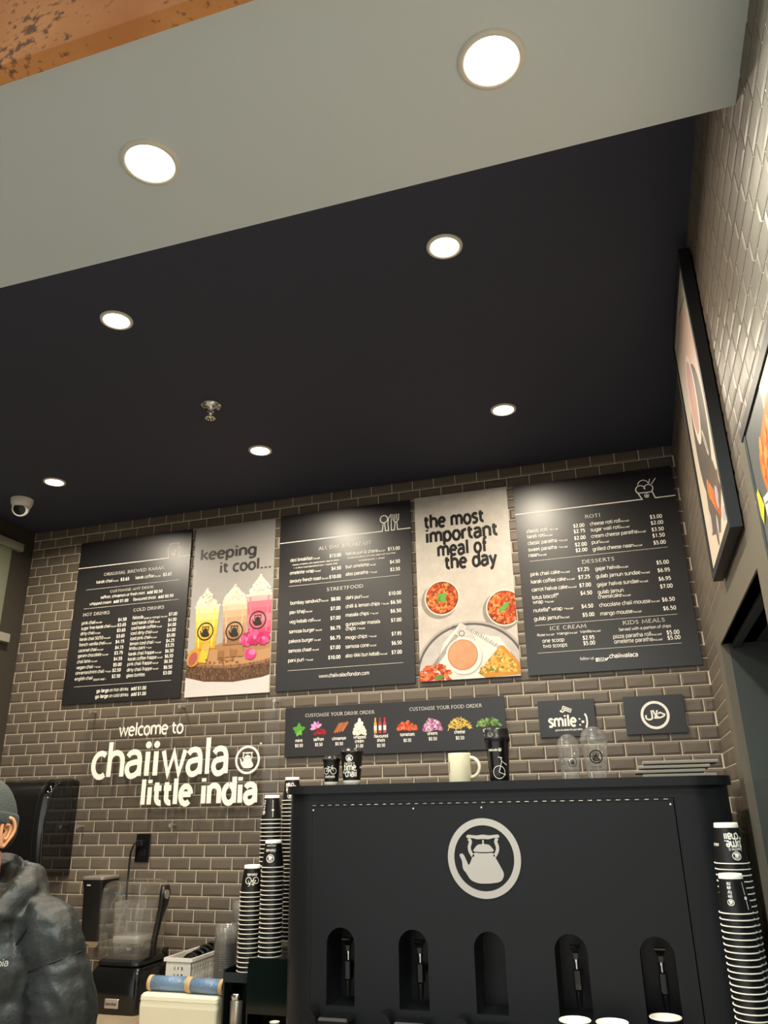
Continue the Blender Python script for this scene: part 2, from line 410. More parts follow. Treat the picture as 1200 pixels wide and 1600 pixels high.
def ribbon_mesh(P, w):
    L = []; R_ = []; n = len(P)
    for i in range(n):
        a, c = P[max(i - 1, 0)], P[min(i + 1, n - 1)]
        d1 = Vector((P[i][0] - a[0], P[i][1] - a[1])); d2 = Vector((c[0] - P[i][0], c[1] - P[i][1]))
        if d1.length < 1e-9: d1 = d2.copy()
        if d2.length < 1e-9: d2 = d1.copy()
        d1.normalize(); d2.normalize()
        t = d1 + d2; t = t.normalized() if t.length > 1e-6 else d1
        nn = Vector((-t.y, t.x)); h = w / 2 / max(.5, abs(nn.dot(Vector((-d1.y, d1.x)))))
        L.append((P[i][0] + nn.x * h, P[i][1] + nn.y * h)); R_.append((P[i][0] - nn.x * h, P[i][1] - nn.y * h))
    return L + R_, [(n + i, n + i + 1, i + 1, i) for i in range(n - 1)]
def write(s, weight):
    """flat mesh of a line of lettering, size 1, starting at 0"""
    w = STROKE[weight]; V_ = []; F_ = []; x = 0.0; nst = 0
    if weight == 3: sp, ser = .10, True
    else: sp, ser = (.0 if weight < 4 else -.01), False
    for ch in s:
        adv, st = GL.get(ch, GL['o'])
        for P in st:
            P = [q for k, q in enumerate(P) if k == 0 or abs(q[0] - P[k - 1][0]) + abs(q[1] - P[k - 1][1]) > 1e-4]
            vs, fs = ribbon_mesh(P, w); o = len(V_); nst += 1
            lift = (nst % 7) * .00003; V_ += [(a + x, b, lift) for a, b in vs]; F_ += [[i + o for i in f] for f in fs]
        if ser:
            for (a, b) in SERIF.get(ch, []):
                o = len(V_); V_ += [(x + a + q, b + r, .00024) for q, r in ((-.10, -.022), (.10, -.022), (.10, .022), (-.10, .022))]; F_.append([o, o + 1, o + 2, o + 3])
        x += adv + sp + (w - .08) * .55
    return V_, F_

# ------------------------------------------------------------------ flat print: lettering and pictures on a surface
PENDING = []
class Print:
    """coloured flat shapes laid on a surface through mapf(u, v, d)"""
    def __init__(self, name, mapf, material, parent, base=0.0006, eps=0.00006, label=None):
        self.name, self.mapf, self.material, self.parent = name, mapf, material, parent
        self.v = []; self.f = []; self.c = []
        self.base, self.eps, self.layer, self.label = base, eps, 0, label
        self.texts = []
        PENDING.append(self)
    def up(self): self.layer += 1
    def raw(self, pts, faces, cols, layer=None):
        d = self.base + self.eps * (self.layer if layer is None else layer)
        o = len(self.v)
        self.v += [self.mapf(p[0], p[1], d + (p[2] if len(p) > 2 else 0.0)) for p in pts]
        self.f += [[i + o for i in f] for f in faces]
        self.c += cols if isinstance(cols, list) else [cols] * len(pts)
    def poly(self, pts, col, step=True):
        if step: self.up()
        a = sum(pts[i][0] * pts[(i + 1) % len(pts)][1] - pts[(i + 1) % len(pts)][0] * pts[i][1] for i in range(len(pts)))
        if a < 0: pts = pts[::-1]
        self.raw(pts, [list(range(len(pts)))], col)
    def rect(self, u0, v0, u1, v1, col, col2=None, step=True):
        if step: self.up()
        c = [col, col, col2 or col, col2 or col]
        self.raw([(u0, v0), (u1, v0), (u1, v1), (u0, v1)], [(0, 1, 2, 3)], c)
    def disc(self, u, v, r, col, r2=None, n=28, rot=0.0, edge=None, step=True):
        if step: self.up()
        r2 = r2 or r
        ca, sa = math.cos(rot), math.sin(rot)
        pts = [(u, v)]
        for i in range(n):
            x, y = r * math.cos(2 * PI * i / n), r2 * math.sin(2 * PI * i / n)
            pts.append((u + x * ca - y * sa, v + x * sa + y * ca))
        self.raw(pts, [(0, 1 + i, 1 + (i + 1) % n) for i in range(n)], [col] + [edge or col] * n)
    def ring(self, u, v, r0, r1, col, n=40, sx=1.0):
        self.up()
        pts = []
        for i in range(n):
            t = 2 * PI * i / n
            pts += [(u + sx * r0 * math.cos(t), v + r0 * math.sin(t)), (u + sx * r1 * math.cos(t), v + r1 * math.sin(t))]
        self.raw(pts, [(2 * i, 2 * i + 1, (2 * i + 3) % (2 * n), (2 * i + 2) % (2 * n)) for i in range(n)], col)
    def line(self, pts, w, col, closed=False):
        self.up()
        n = len(pts); L = []; R = []
        for i in range(n):
            a = pts[(i - 1) % n] if closed else pts[max(i - 1, 0)]
            b = pts[(i + 1) % n] if closed else pts[min(i + 1, n - 1)]
            p = pts[i]
            d1 = Vector((p[0] - a[0], p[1] - a[1])); d2 = Vector((b[0] - p[0], b[1] - p[1]))
            if d1.length < 1e-9: d1 = d2
            if d2.length < 1e-9: d2 = d1
            d1.normalize(); d2.normalize()
            t = d1 + d2
            t = t.normalized() if t.length > 1e-6 else d1
            nn = Vector((-t.y, t.x)); k = max(0.45, abs(nn.dot(Vector((-d1.y, d1.x)))))
            h = w / 2 / k
            L.append((p[0] + nn.x * h, p[1] + nn.y * h)); R.append((p[0] - nn.x * h, p[1] - nn.y * h))
        m = n if closed else n - 1
        self.raw(L + R, [(n + i, n + (i + 1) % n, (i + 1) % n, i) for i in range(m)], col)
    def text(self, s, u0, u1, v, size, weight=1, col=None, step=False, align=None):
        if step: self.up()
        self.texts.append((s, u0, u1, v, size, weight, col or rgb(252, 248, 238), self.layer))
    def finish(self):
        for (s, u0, u1, v, size, weight, col, layer) in self.texts:
            pts, fs = write(s, weight)
            if not pts: continue
            x0 = min(c[0] for c in pts); x1 = max(c[0] for c in pts)
            k = (u1 - u0) / (x1 - x0)
            self.raw([(u0 + (c[0] - x0) * k, v + c[1] * size, c[2]) for c in pts], fs, col, layer)
        me = bpy.data.meshes.new(self.name)
        me.from_pydata(self.v, [], self.f)
        ca = me.color_attributes.new('Col', 'FLOAT_COLOR', 'POINT')
        ca.data.foreach_set('color', [x for c in self.c for x in (*c, 1.0)])
        me.materials.append(self.material)
        me.update()
        o = bpy.data.objects.new(self.name, me)
        COL.objects.link(o)
        o.parent = self.parent
        if self.label: o['label'] = self.label

def finish_prints():
    for p in PENDING: p.finish()

def back_wall(y):   # print plane parallel to the back wall, facing the room
    return lambda u, v, d: (u, y - d, v)
def right_wall(x):  # print plane on the right wall; u runs towards the camera
    return lambda u, v, d: (x - d, -u, v)

# the kettle emblem, unit radius
KETTLE = smooth_poly([(-.28, .12), (-.1, .12), (.1, .12), (.27, .12), (.33, .0), (.45, -.22), (.53, -.41), (.44, -.585), (.2, -.64), (0, -.65), (-.2, -.64), (-.40, -.56), (-.53, -.38), (-.61, -.27), (-.63, -.08), (-.69, .08), (-.59, .10), (-.5, -.07), (-.44, -.18), (-.36, -.05)], 4)
LID = smooth_poly([(-.26, .16), (-.24, .26), (-.15, .34), (-.03, .36), (-.02, .46), (.02, .46), (.03, .36), (.15, .34), (.24, .26), (.26, .16)], 3)
HANDLE_L = smooth_poly([(-.41, .50), (-.36, .42), (-.40, .28), (-.38, .16), (-.30, .03)], 4, False)
HANDLE_T = smooth_poly([(-.46, .52), (-.43, .60), (-.2, .58), (0, .60), (.2, .58), (.43, .60), (.46, .52), (.3, .51), (.15, .48), (0, .49), (-.15, .48), (-.3, .51)], 3)
def kettle_on(pr, u, v, r, col, ring=True, w=0.18, inv=1.0):
    if ring: pr.ring(u, v, r * (1 - w), r, col)
    m = lambda P: [(u + r * x, v + r * inv * y) for x, y in P]
    pr.poly(m(KETTLE), col); pr.poly(m(LID), col); pr.poly(m(HANDLE_T), col)
    pr.line(m(HANDLE_L), r * 0.09, col); pr.line(m([(-x, y) for x, y in HANDLE_L]), r * 0.09, col)

# lettering of the boards: text, left, right, baseline height, size, weight
B1T = [
  ('ORIGINAL BREWED KARAK', -2.8266, -2.4685, 2.788, 0.021, 3),
  ('karak chaii', -2.8671, -2.7696, 2.75, 0.0225, 1),
  ('kcal', -2.7638, -2.735, 2.75, 0.0105, 0),
  ('$3.65', -2.7213, -2.6699, 2.75, 0.0225, 2),
  ('karak coffee', -2.6325, -2.5236, 2.75, 0.0225, 1),
  ('kcal', -2.518, -2.4869, 2.75, 0.0105, 0),
  ('$3.65', -2.4725, -2.4229, 2.75, 0.0225, 2),
  ('CUSTOMISE ANY DRINK', -2.7762, -2.5201, 2.694, 0.017, 3),
  ('saffron, cinnamon or fresh mint', -2.8302, -2.5693, 2.666, 0.021, 1),
  ('add $0.50', -2.556, -2.4677, 2.666, 0.021, 2),
  ('whipped cream', -2.8934, -2.7632, 2.637, 0.021, 1),
  ('add $1.00', -2.7496, -2.6624, 2.637, 0.021, 2),
  ('flavoured shots', -2.6343, -2.5032, 2.637, 0.021, 1),
  ('add $0.50', -2.4889, -2.4027, 2.637, 0.021, 2),
  ('HOT DRINKS', -2.9253, -2.7666, 2.583, 0.021, 3),
  ('COLD DRINKS', -2.6258, -2.4508, 2.582, 0.021, 3),
  ('pink chaii', -2.9259, -2.8452, 2.539, 0.0225, 1),
  ('kcal', -2.8395, -2.8064, 2.539, 0.0105, 0),
  ('$4.50', -2.7102, -2.6609, 2.539, 0.0225, 2),
  ('sugar free karak chaii', -2.9255, -2.753, 2.512, 0.0225, 1),
  ('kcal', -2.7473, -2.717, 2.512, 0.0105, 0),
  ('$3.65', -2.7102, -2.6611, 2.512, 0.0225, 2),
  ('dirty chaii', -2.9262, -2.8436, 2.485, 0.0225, 1),
  ('kcal', -2.8379, -2.8094, 2.485, 0.0105, 0),
  ('$3.65', -2.7102, -2.6612, 2.485, 0.0225, 2),
  ('karak chaii 50/50', -2.9265, -2.7875, 2.456, 0.0225, 1),
  ('kcal', -2.7818, -2.7469, 2.456, 0.0105, 0),
  ('$3.65', -2.71, -2.6622, 2.456, 0.0225, 2),
  ('french vanilla chaii', -2.9259, -2.7736, 2.428, 0.0225, 1),
  ('kcal', -2.768, -2.7355, 2.428, 0.0105, 0),
  ('$4.15', -2.711, -2.6621, 2.428, 0.0225, 2),
  ('caramel chaii', -2.9262, -2.8182, 2.399, 0.0225, 1),
  ('kcal', -2.8125, -2.7799, 2.399, 0.0105, 0),
  ('$4.15', -2.7107, -2.6631, 2.399, 0.0225, 2),
  ('garam chocolate', -2.9257, -2.7864, 2.372, 0.0225, 1),
  ('kcal', -2.7808, -2.7484, 2.372, 0.0105, 0),
  ('$3.75', -2.7118, -2.6631, 2.372, 0.0225, 2),
  ('chaii latte', -2.926, -2.8466, 2.343, 0.0225, 1),
  ('kcal', -2.8409, -2.8083, 2.343, 0.0105, 0),
  ('$4.55', -2.7114, -2.6629, 2.343, 0.0225, 2),
  ('vegan chaii •', -2.9262, -2.8156, 2.314, 0.0225, 1),
  ('kcal', -2.81, -2.7843, 2.314, 0.0105, 0),
  ('$5.00', -2.7111, -2.6627, 2.314, 0.0225, 2),
  ('cinnamon/mint chaii •', -2.9268, -2.7496, 2.287, 0.0225, 1),
  ('kcal', -2.7441, -2.7209, 2.287, 0.0105, 0),
  ('$2.50', -2.7121, -2.6638, 2.287, 0.0225, 2),
  ('english chaii', -2.927, -2.8235, 2.258, 0.0225, 1),
  ('$2.50', -2.7117, -2.6636, 2.258, 0.0225, 2),
  ('(black tea) •', -2.8159, -2.7449, 2.251, 0.014, 0),
  ('falooda', -2.6267, -2.5648, 2.542, 0.0225, 1),
  ('$7.00', -2.4199, -2.3726, 2.542, 0.0225, 2),
  ('iced karak chaii', -2.6268, -2.5005, 2.514, 0.0225, 1),
  ('kcal', -2.4951, -2.468, 2.514, 0.0105, 0),
  ('$4.00', -2.4205, -2.3744, 2.514, 0.0225, 2),
  ('iced karak coffee', -2.6273, -2.4871, 2.489, 0.0225, 1),
  ('kcal', -2.4817, -2.4547, 2.489, 0.0105, 0),
  ('$4.00', -2.4203, -2.3743, 2.489, 0.0225, 2),
  ('iced dirty chaii', -2.6276, -2.5072, 2.463, 0.0225, 1),
  ('kcal', -2.5018, -2.4748, 2.463, 0.0105, 0),
  ('$4.00', -2.421, -2.3751, 2.463, 0.0225, 2),
  ('iced pink chaii', -2.6268, -2.5132, 2.437, 0.0225, 1),
  ('kcal', -2.5078, -2.4786, 2.437, 0.0105, 0),
  ('$5.00', -2.4218, -2.3749, 2.437, 0.0225, 2),
  ('lemon iced chaii •', -2.6271, -2.4825, 2.411, 0.0225, 1),
  ('kcal', -2.4771, -2.4524, 2.411, 0.0105, 0),
  ('$4.25', -2.4225, -2.3768, 2.411, 0.0225, 2),
  ('limbu pani •', -2.6277, -2.5264, 2.388, 0.0225, 1),
  ('kcal', -2.521, -2.5027, 2.388, 0.0105, 0),
  ('$3.25', -2.4235, -2.3768, 2.388, 0.0225, 2),
  ('karak chaii frappe', -2.6289, -2.4838, 2.361, 0.0225, 1),
  ('kcal', -2.4785, -2.4453, 2.361, 0.0105, 0),
  ('$6.50', -2.423, -2.3775, 2.361, 0.0225, 2),
  ('karak coffee frappe', -2.6293, -2.4684, 2.336, 0.0225, 1),
  ('kcal', -2.4631, -2.4365, 2.336, 0.0105, 0),
  ('$6.50', -2.4227, -2.3773, 2.336, 0.0225, 2),
  ('pink chaii frappe', -2.6296, -2.4915, 2.311, 0.0225, 1),
  ('kcal', -2.4862, -2.4574, 2.311, 0.0105, 0),
  ('$6.50', -2.4235, -2.3782, 2.311, 0.0225, 2),
  ('dirty chaii frappe', -2.6296, -2.4875, 2.283, 0.0225, 1),
  ('kcal', -2.4822, -2.4536, 2.283, 0.0105, 0),
  ('$6.50', -2.424, -2.3777, 2.283, 0.0225, 2),
  ('glass bottles', -2.6296, -2.5252, 2.256, 0.0225, 1),
  ('$3.00', -2.4245, -2.3773, 2.256, 0.0225, 2),
  ('(rose or mango)', -2.5599, -2.4681, 2.537, 0.014, 0),
  ('kcal', -2.4616, -2.4291, 2.537, 0.0105, 0),
  ('go large', -2.7911, -2.7208, 2.192, 0.0225, 2),
  ('on hot drinks', -2.7164, -2.6102, 2.192, 0.0225, 1),
  ('add $1.00', -2.5951, -2.5109, 2.192, 0.0225, 2),
  ('go large', -2.7952, -2.7206, 2.165, 0.0225, 2),
  ('on cold drinks', -2.7152, -2.607, 2.165, 0.0225, 1),
  ('add $1.00', -2.592, -2.5091, 2.165, 0.0225, 2),
]
B1R = [
  (-2.925, -2.377, 2.7215, 0.0012),
  (-2.926, -2.371, 2.621, 0.0012),
  (-2.926, -2.378, 2.2265, 0.0012),
]
B2T = [
  ('ALL DAY BREAKFAST', -1.6318, -1.3667, 2.792, 0.021, 3),
  ('desi breakfast', -1.7752, -1.6602, 2.748, 0.0225, 1),
  ('kcal', -1.6546, -1.6245, 2.748, 0.0105, 0),
  ('$13.00', -1.5747, -1.5164, 2.748, 0.0225, 2),
  ('omelette wrap', -1.7768, -1.6524, 2.685, 0.0225, 1),
  ('kcal', -1.6469, -1.6192, 2.685, 0.0105, 0),
  ('$4.50', -1.5642, -1.5162, 2.685, 0.0225, 2),
  ('savoury french toast', -1.7756, -1.6154, 2.645, 0.0225, 1),
  ('kcal', -1.6099, -1.5803, 2.645, 0.0105, 0),
  ('$10.00', -1.5748, -1.5161, 2.645, 0.0225, 2),
  ('halwa puri & chana', -1.4935, -1.3352, 2.749, 0.0225, 1),
  ('kcal', -1.3299, -1.3012, 2.749, 0.0105, 0),
  ('$13.00', -1.2864, -1.2286, 2.749, 0.0225, 2),
  ('bun omelette', -1.4934, -1.3786, 2.686, 0.0225, 1),
  ('kcal', -1.3732, -1.3467, 2.686, 0.0105, 0),
  ('$4.50', -1.2782, -1.2302, 2.686, 0.0225, 2),
  ('aloo paratha •', -1.4934, -1.3715, 2.65, 0.0225, 1),
  ('kcal', -1.3662, -1.3419, 2.65, 0.0105, 0),
  ('$3.50', -1.2769, -1.2311, 2.65, 0.0225, 2),
  ('bombay sandwich', -1.7692, -1.614, 2.538, 0.0225, 1),
  ('kcal', -1.6086, -1.5793, 2.538, 0.0105, 0),
  ('$8.00', -1.5652, -1.519, 2.538, 0.0225, 2),
  ('pav bhaji', -1.7713, -1.6941, 2.494, 0.0225, 1),
  ('kcal', -1.6886, -1.6591, 2.494, 0.0105, 0),
  ('$7.00', -1.567, -1.5188, 2.494, 0.0225, 2),
  ('veg kebab roll', -1.7722, -1.6518, 2.449, 0.0225, 1),
  ('kcal', -1.6463, -1.6172, 2.449, 0.0105, 0),
  ('$7.00', -1.5677, -1.5187, 2.449, 0.0225, 2),
  ('samosa burger', -1.7719, -1.6445, 2.403, 0.0225, 1),
  ('kcal', -1.6391, -1.6101, 2.403, 0.0105, 0),
  ('$6.75', -1.5673, -1.5185, 2.403, 0.0225, 2),
  ('pakora burger', -1.7717, -1.6502, 2.358, 0.0225, 1),
  ('kcal', -1.6449, -1.6159, 2.358, 0.0105, 0),
  ('$6.75', -1.568, -1.5184, 2.358, 0.0225, 2),
  ('samosa chaat', -1.7726, -1.658, 2.314, 0.0225, 1),
  ('kcal', -1.6527, -1.6239, 2.314, 0.0105, 0),
  ('$7.00', -1.5677, -1.5182, 2.314, 0.0225, 2),
  ('pani puri •', -1.7724, -1.6829, 2.27, 0.0225, 1),
  ('kcal', -1.6775, -1.6509, 2.27, 0.0105, 0),
  ('$10.00', -1.5767, -1.5181, 2.27, 0.0225, 2),
  ('dahi puri', -1.4933, -1.4169, 2.538, 0.0225, 1),
  ('kcal', -1.4117, -1.3833, 2.538, 0.0105, 0),
  ('$10.00', -1.2864, -1.2278, 2.538, 0.0225, 2),
  ('chilli & lemon chips •', -1.4933, -1.3182, 2.497, 0.0225, 1),
  ('kcal', -1.313, -1.2873, 2.497, 0.0105, 0),
  ('$6.50', -1.279, -1.2289, 2.497, 0.0225, 2),
  ('masala chips •', -1.4933, -1.3706, 2.457, 0.0225, 1),
  ('kcal', -1.3654, -1.3395, 2.457, 0.0105, 0),
  ('$6.50', -1.2799, -1.2299, 2.457, 0.0225, 2),
  ('gunpowder masala', -1.4932, -1.3298, 2.415, 0.0225, 1),
  ('$7.00', -1.2787, -1.23, 2.415, 0.0225, 2),
  ('chips •', -1.4932, -1.4335, 2.394, 0.0225, 1),
  ('kcal', -1.4283, -1.4023, 2.394, 0.0105, 0),
  ('mogo chips •', -1.4942, -1.379, 2.354, 0.0225, 1),
  ('kcal', -1.3738, -1.3482, 2.354, 0.0105, 0),
  ('$7.95', -1.2769, -1.2316, 2.354, 0.0225, 2),
  ('samosa cone', -1.4942, -1.3825, 2.313, 0.0225, 1),
  ('kcal', -1.3774, -1.3498, 2.313, 0.0105, 0),
  ('$6.50', -1.2778, -1.2316, 2.313, 0.0225, 2),
  ('aloo tikki bun kebab', -1.4941, -1.3341, 2.272, 0.0225, 1),
  ('kcal', -1.3291, -1.2998, 2.272, 0.0105, 0),
  ('$7.00', -1.2787, -1.2317, 2.272, 0.0225, 2),
  ('masala omelette with masala beans, daal or chana', -1.7633, -1.5273, 2.728, 0.0105, 0),
  ('+ 2 slices toast/paratha/naan + karak chaii', -1.7572, -1.5349, 2.712, 0.0105, 0),
  ('semolina pudding, aromatic daal with two fried', -1.4859, -1.251, 2.732, 0.0105, 0),
  ('bread puris + chaii', -1.4265, -1.304, 2.714, 0.0105, 0),
  ('STREETFOOD', -1.5863, -1.4092, 2.587, 0.021, 3),
  ('www.chaiiwalaoflondon.com', -1.621, -1.3838, 2.19, 0.023, 1),
]
B2R = [
  (-1.78, -1.233, 2.6275, 0.0012),
  (-1.774, -1.226, 2.2315, 0.0012),
]
B3T = [
  ('ROTI', -0.3963, -0.332, 2.794, 0.021, 3),
  ('classic roti •', -0.6491, -0.5472, 2.757, 0.0225, 1),
  ('kcal', -0.5435, -0.515, 2.757, 0.0105, 0),
  ('$2.00', -0.4483, -0.4017, 2.757, 0.0225, 2),
  ('tareli roti', -0.6489, -0.5736, 2.732, 0.0225, 1),
  ('kcal', -0.57, -0.5414, 2.732, 0.0105, 0),
  ('$2.75', -0.4494, -0.4015, 2.732, 0.0225, 2),
  ('classic paratha •', -0.6485, -0.5116, 2.702, 0.0225, 1),
  ('kcal', -0.5079, -0.4798, 2.702, 0.0105, 0),
  ('$2.00', -0.4504, -0.4025, 2.702, 0.0225, 2),
  ('sweet paratha •', -0.6487, -0.5145, 2.672, 0.0225, 1),
  ('kcal', -0.5108, -0.4828, 2.672, 0.0105, 0),
  ('$2.00', -0.4499, -0.4008, 2.672, 0.0225, 2),
  ('naan', -0.6493, -0.6061, 2.647, 0.0225, 1),
  ('kcal', -0.6024, -0.574, 2.647, 0.0105, 0),
  ('$2.00', -0.4496, -0.4014, 2.647, 0.0225, 2),
  ('cheese roti roll', -0.3787, -0.2539, 2.758, 0.0225, 1),
  ('kcal', -0.2504, -0.2191, 2.758, 0.0105, 0),
  ('$3.00', -0.133, -0.0847, 2.758, 0.0225, 2),
  ('sugar wali roti', -0.3788, -0.2579, 2.731, 0.0225, 1),
  ('kcal', -0.2544, -0.2204, 2.731, 0.0105, 0),
  ('$2.00', -0.1332, -0.0837, 2.731, 0.0225, 2),
  ('cream cheese paratha', -0.3791, -0.191, 2.702, 0.0225, 1),
  ('kcal', -0.1876, -0.1582, 2.702, 0.0105, 0),
  ('$3.50', -0.1337, -0.0857, 2.702, 0.0225, 2),
  ('puri', -0.38, -0.3455, 2.675, 0.0225, 1),
  ('kcal', -0.342, -0.3105, 2.675, 0.0105, 0),
  ('$1.50', -0.1339, -0.0854, 2.675, 0.0225, 2),
  ('grilled cheese naan', -0.3798, -0.2141, 2.644, 0.0225, 1),
  ('kcal', -0.2107, -0.18, 2.644, 0.0105, 0),
  ('$5.00', -0.134, -0.0857, 2.644, 0.0225, 2),
  ('pink chaii cake', -0.6485, -0.5237, 2.561, 0.0225, 1),
  ('kcal', -0.5201, -0.4839, 2.561, 0.0105, 0),
  ('$7.25', -0.4507, -0.4036, 2.561, 0.0225, 2),
  ('karak coffee cake', -0.649, -0.5021, 2.528, 0.0225, 1),
  ('kcal', -0.4985, -0.4668, 2.528, 0.0105, 0),
  ('$7.25', -0.4506, -0.4037, 2.528, 0.0225, 2),
  ('carrot halwa cake', -0.6491, -0.4985, 2.493, 0.0225, 1),
  ('kcal', -0.4949, -0.4633, 2.493, 0.0105, 0),
  ('$7.00', -0.4507, -0.4027, 2.493, 0.0225, 2),
  ('lotus biscoff®', -0.6491, -0.5392, 2.459, 0.0225, 1),
  ('$4.50', -0.4494, -0.4023, 2.459, 0.0225, 2),
  ('wrap •', -0.6486, -0.5943, 2.439, 0.0225, 1),
  ('kcal', -0.5907, -0.563, 2.439, 0.0105, 0),
  ('nutella® wrap •', -0.6488, -0.5179, 2.403, 0.0225, 1),
  ('kcal', -0.5144, -0.4858, 2.403, 0.0105, 0),
  ('$4.50', -0.4511, -0.4036, 2.403, 0.0225, 2),
  ('gulab jamun', -0.6498, -0.5389, 2.367, 0.0225, 1),
  ('kcal', -0.5354, -0.5055, 2.367, 0.0105, 0),
  ('$5.00', -0.4508, -0.4028, 2.367, 0.0225, 2),
  ('gajar halwa', -0.3789, -0.2809, 2.558, 0.0225, 1),
  ('kcal', -0.2774, -0.2467, 2.558, 0.0105, 0),
  ('$5.00', -0.1342, -0.0857, 2.558, 0.0225, 2),
  ('gulab jamun sundae', -0.3797, -0.2009, 2.525, 0.0225, 1),
  ('kcal', -0.1975, -0.166, 2.525, 0.0105, 0),
  ('$6.95', -0.134, -0.0864, 2.525, 0.0225, 2),
  ('gajar halwa sundae', -0.3796, -0.2122, 2.489, 0.0225, 1),
  ('kcal', -0.2089, -0.1775, 2.489, 0.0105, 0),
  ('$6.95', -0.135, -0.0875, 2.489, 0.0225, 2),
  ('gulab jamun', -0.3797, -0.2768, 2.457, 0.0225, 1),
  ('$7.00', -0.1334, -0.0855, 2.457, 0.0225, 2),
  ('cheesecake', -0.3806, -0.286, 2.437, 0.0225, 1),
  ('kcal', -0.2826, -0.2524, 2.437, 0.0105, 0),
  ('chocolate chaii mousse', -0.3798, -0.1777, 2.402, 0.0225, 1),
  ('kcal', -0.1744, -0.1436, 2.402, 0.0105, 0),
  ('$6.50', -0.1337, -0.0849, 2.402, 0.0225, 2),
  ('mango mousse', -0.3797, -0.2519, 2.366, 0.0225, 1),
  ('kcal', -0.2486, -0.2188, 2.366, 0.0105, 0),
  ('$6.50', -0.1341, -0.0855, 2.366, 0.0225, 2),
  ('one scoop', -0.6234, -0.5343, 2.272, 0.0225, 1),
  ('$2.95', -0.4602, -0.4133, 2.272, 0.0225, 2),
  ('two scoops', -0.6226, -0.5247, 2.25, 0.0225, 1),
  ('$5.00', -0.4598, -0.413, 2.25, 0.0225, 2),
  ('pizza paratha roll', -0.3399, -0.1943, 2.268, 0.0225, 1),
  ('kcal', -0.1911, -0.1554, 2.268, 0.0105, 0),
  ('$5.00', -0.1348, -0.0868, 2.268, 0.0225, 2),
  ('omelette paratha', -0.339, -0.1906, 2.247, 0.0225, 1),
  ('kcal', -0.1874, -0.1551, 2.247, 0.0105, 0),
  ('$5.00', -0.1345, -0.086, 2.247, 0.0225, 2),
  ('DESSERTS', -0.4296, -0.2978, 2.594, 0.021, 3),
  ('ICE CREAM', -0.5887, -0.4398, 2.322, 0.021, 3),
  ('KIDS MEALS', -0.2968, -0.1352, 2.321, 0.021, 3),
  ('Rose', -0.642, -0.6097, 2.3, 0.015, 0),
  ('kcal', -0.6047, -0.574, 2.3, 0.0105, 0),
  ('Mango', -0.5614, -0.5129, 2.3, 0.015, 0),
  ('kcal', -0.5087, -0.4798, 2.3, 0.0105, 0),
  ('Vanilla', -0.4688, -0.4218, 2.3, 0.015, 0),
  ('kcal', -0.417, -0.3872, 2.3, 0.0105, 0),
  ('Served with a portion of chips', -0.3152, -0.1148, 2.296, 0.017, 0),
  ('follow us', -0.4797, -0.4251, 2.19, 0.016, 1),
  ('chaiiwalaca', -0.365, -0.2539, 2.19, 0.024, 2),
]
B3R = [
  (-0.648, -0.081, 2.6275, 0.0012),
  (-0.648, -0.084, 2.346, 0.0012),
  (-0.647, -0.084, 2.23, 0.0012),
]
CUT = [
  ('CUSTOMISE YOUR DRINK ORDER', -1.6825, -1.3611, 2.023, 0.019, 3),
  ('CUSTOMISE YOUR FOOD ORDER', -1.2046, -0.893, 2.026, 0.019, 3),
  ('mint', -1.7278, -1.6944, 1.918, 0.0185, 2),
  ('$0.50', -1.7293, -1.6919, 1.897, 0.0185, 2),
  ('saffron', -1.6422, -1.5943, 1.92, 0.0185, 2),
  ('$0.50', -1.6348, -1.6, 1.898, 0.0185, 2),
  ('cinnamon', -1.5557, -1.4919, 1.92, 0.0185, 2),
  ('$0.50', -1.5408, -1.5055, 1.898, 0.0185, 2),
  ('whipped', -1.4578, -1.4017, 1.922, 0.0185, 2),
  ('cream', -1.4511, -1.4105, 1.905, 0.0185, 2),
  ('$1.00', -1.4473, -1.4136, 1.885, 0.0185, 2),
  ('flavoured', -1.3643, -1.3025, 1.922, 0.0185, 2),
  ('shots', -1.3512, -1.3161, 1.905, 0.0185, 2),
  ('$0.50', -1.3515, -1.3155, 1.884, 0.0185, 2),
  ('tomatoes', -1.2488, -1.1854, 1.924, 0.0185, 2),
  ('$0.50', -1.2344, -1.201, 1.9, 0.0185, 2),
  ('onions', -1.13, -1.0869, 1.924, 0.0185, 2),
  ('$0.50', -1.1253, -1.0897, 1.902, 0.0185, 2),
  ('cheese', -1.0153, -0.9695, 1.925, 0.0185, 2),
  ('$0.50', -1.0102, -0.9744, 1.901, 0.0185, 2),
  ('chillies', -0.8948, -0.8465, 1.927, 0.0185, 2),
  ('$0.50', -0.8901, -0.8568, 1.903, 0.0185, 2),
]
SMT = [
  ('smile', -0.6295, -0.5177, 1.934, 0.06, 4),
  (':-)', -0.5095, -0.4749, 1.934, 0.06, 4),
  ("you're on camera for your safety", -0.605, -0.4981, 1.917, 0.0105, 2),
]
P1T = [
  ('keeping', -2.2647, -1.9566, 2.81, 0.075, 4),
  ('it cool...', -2.1526, -1.8766, 2.733, 0.075, 4),
]
P2T = [
  ('the most', -1.1094, -0.8336, 2.835, 0.088, 5),
  ('important', -1.1047, -0.7763, 2.765, 0.088, 5),
  ('meal of', -1.0545, -0.8259, 2.695, 0.088, 5),
  ('the day', -1.0211, -0.7856, 2.632, 0.088, 5),
]

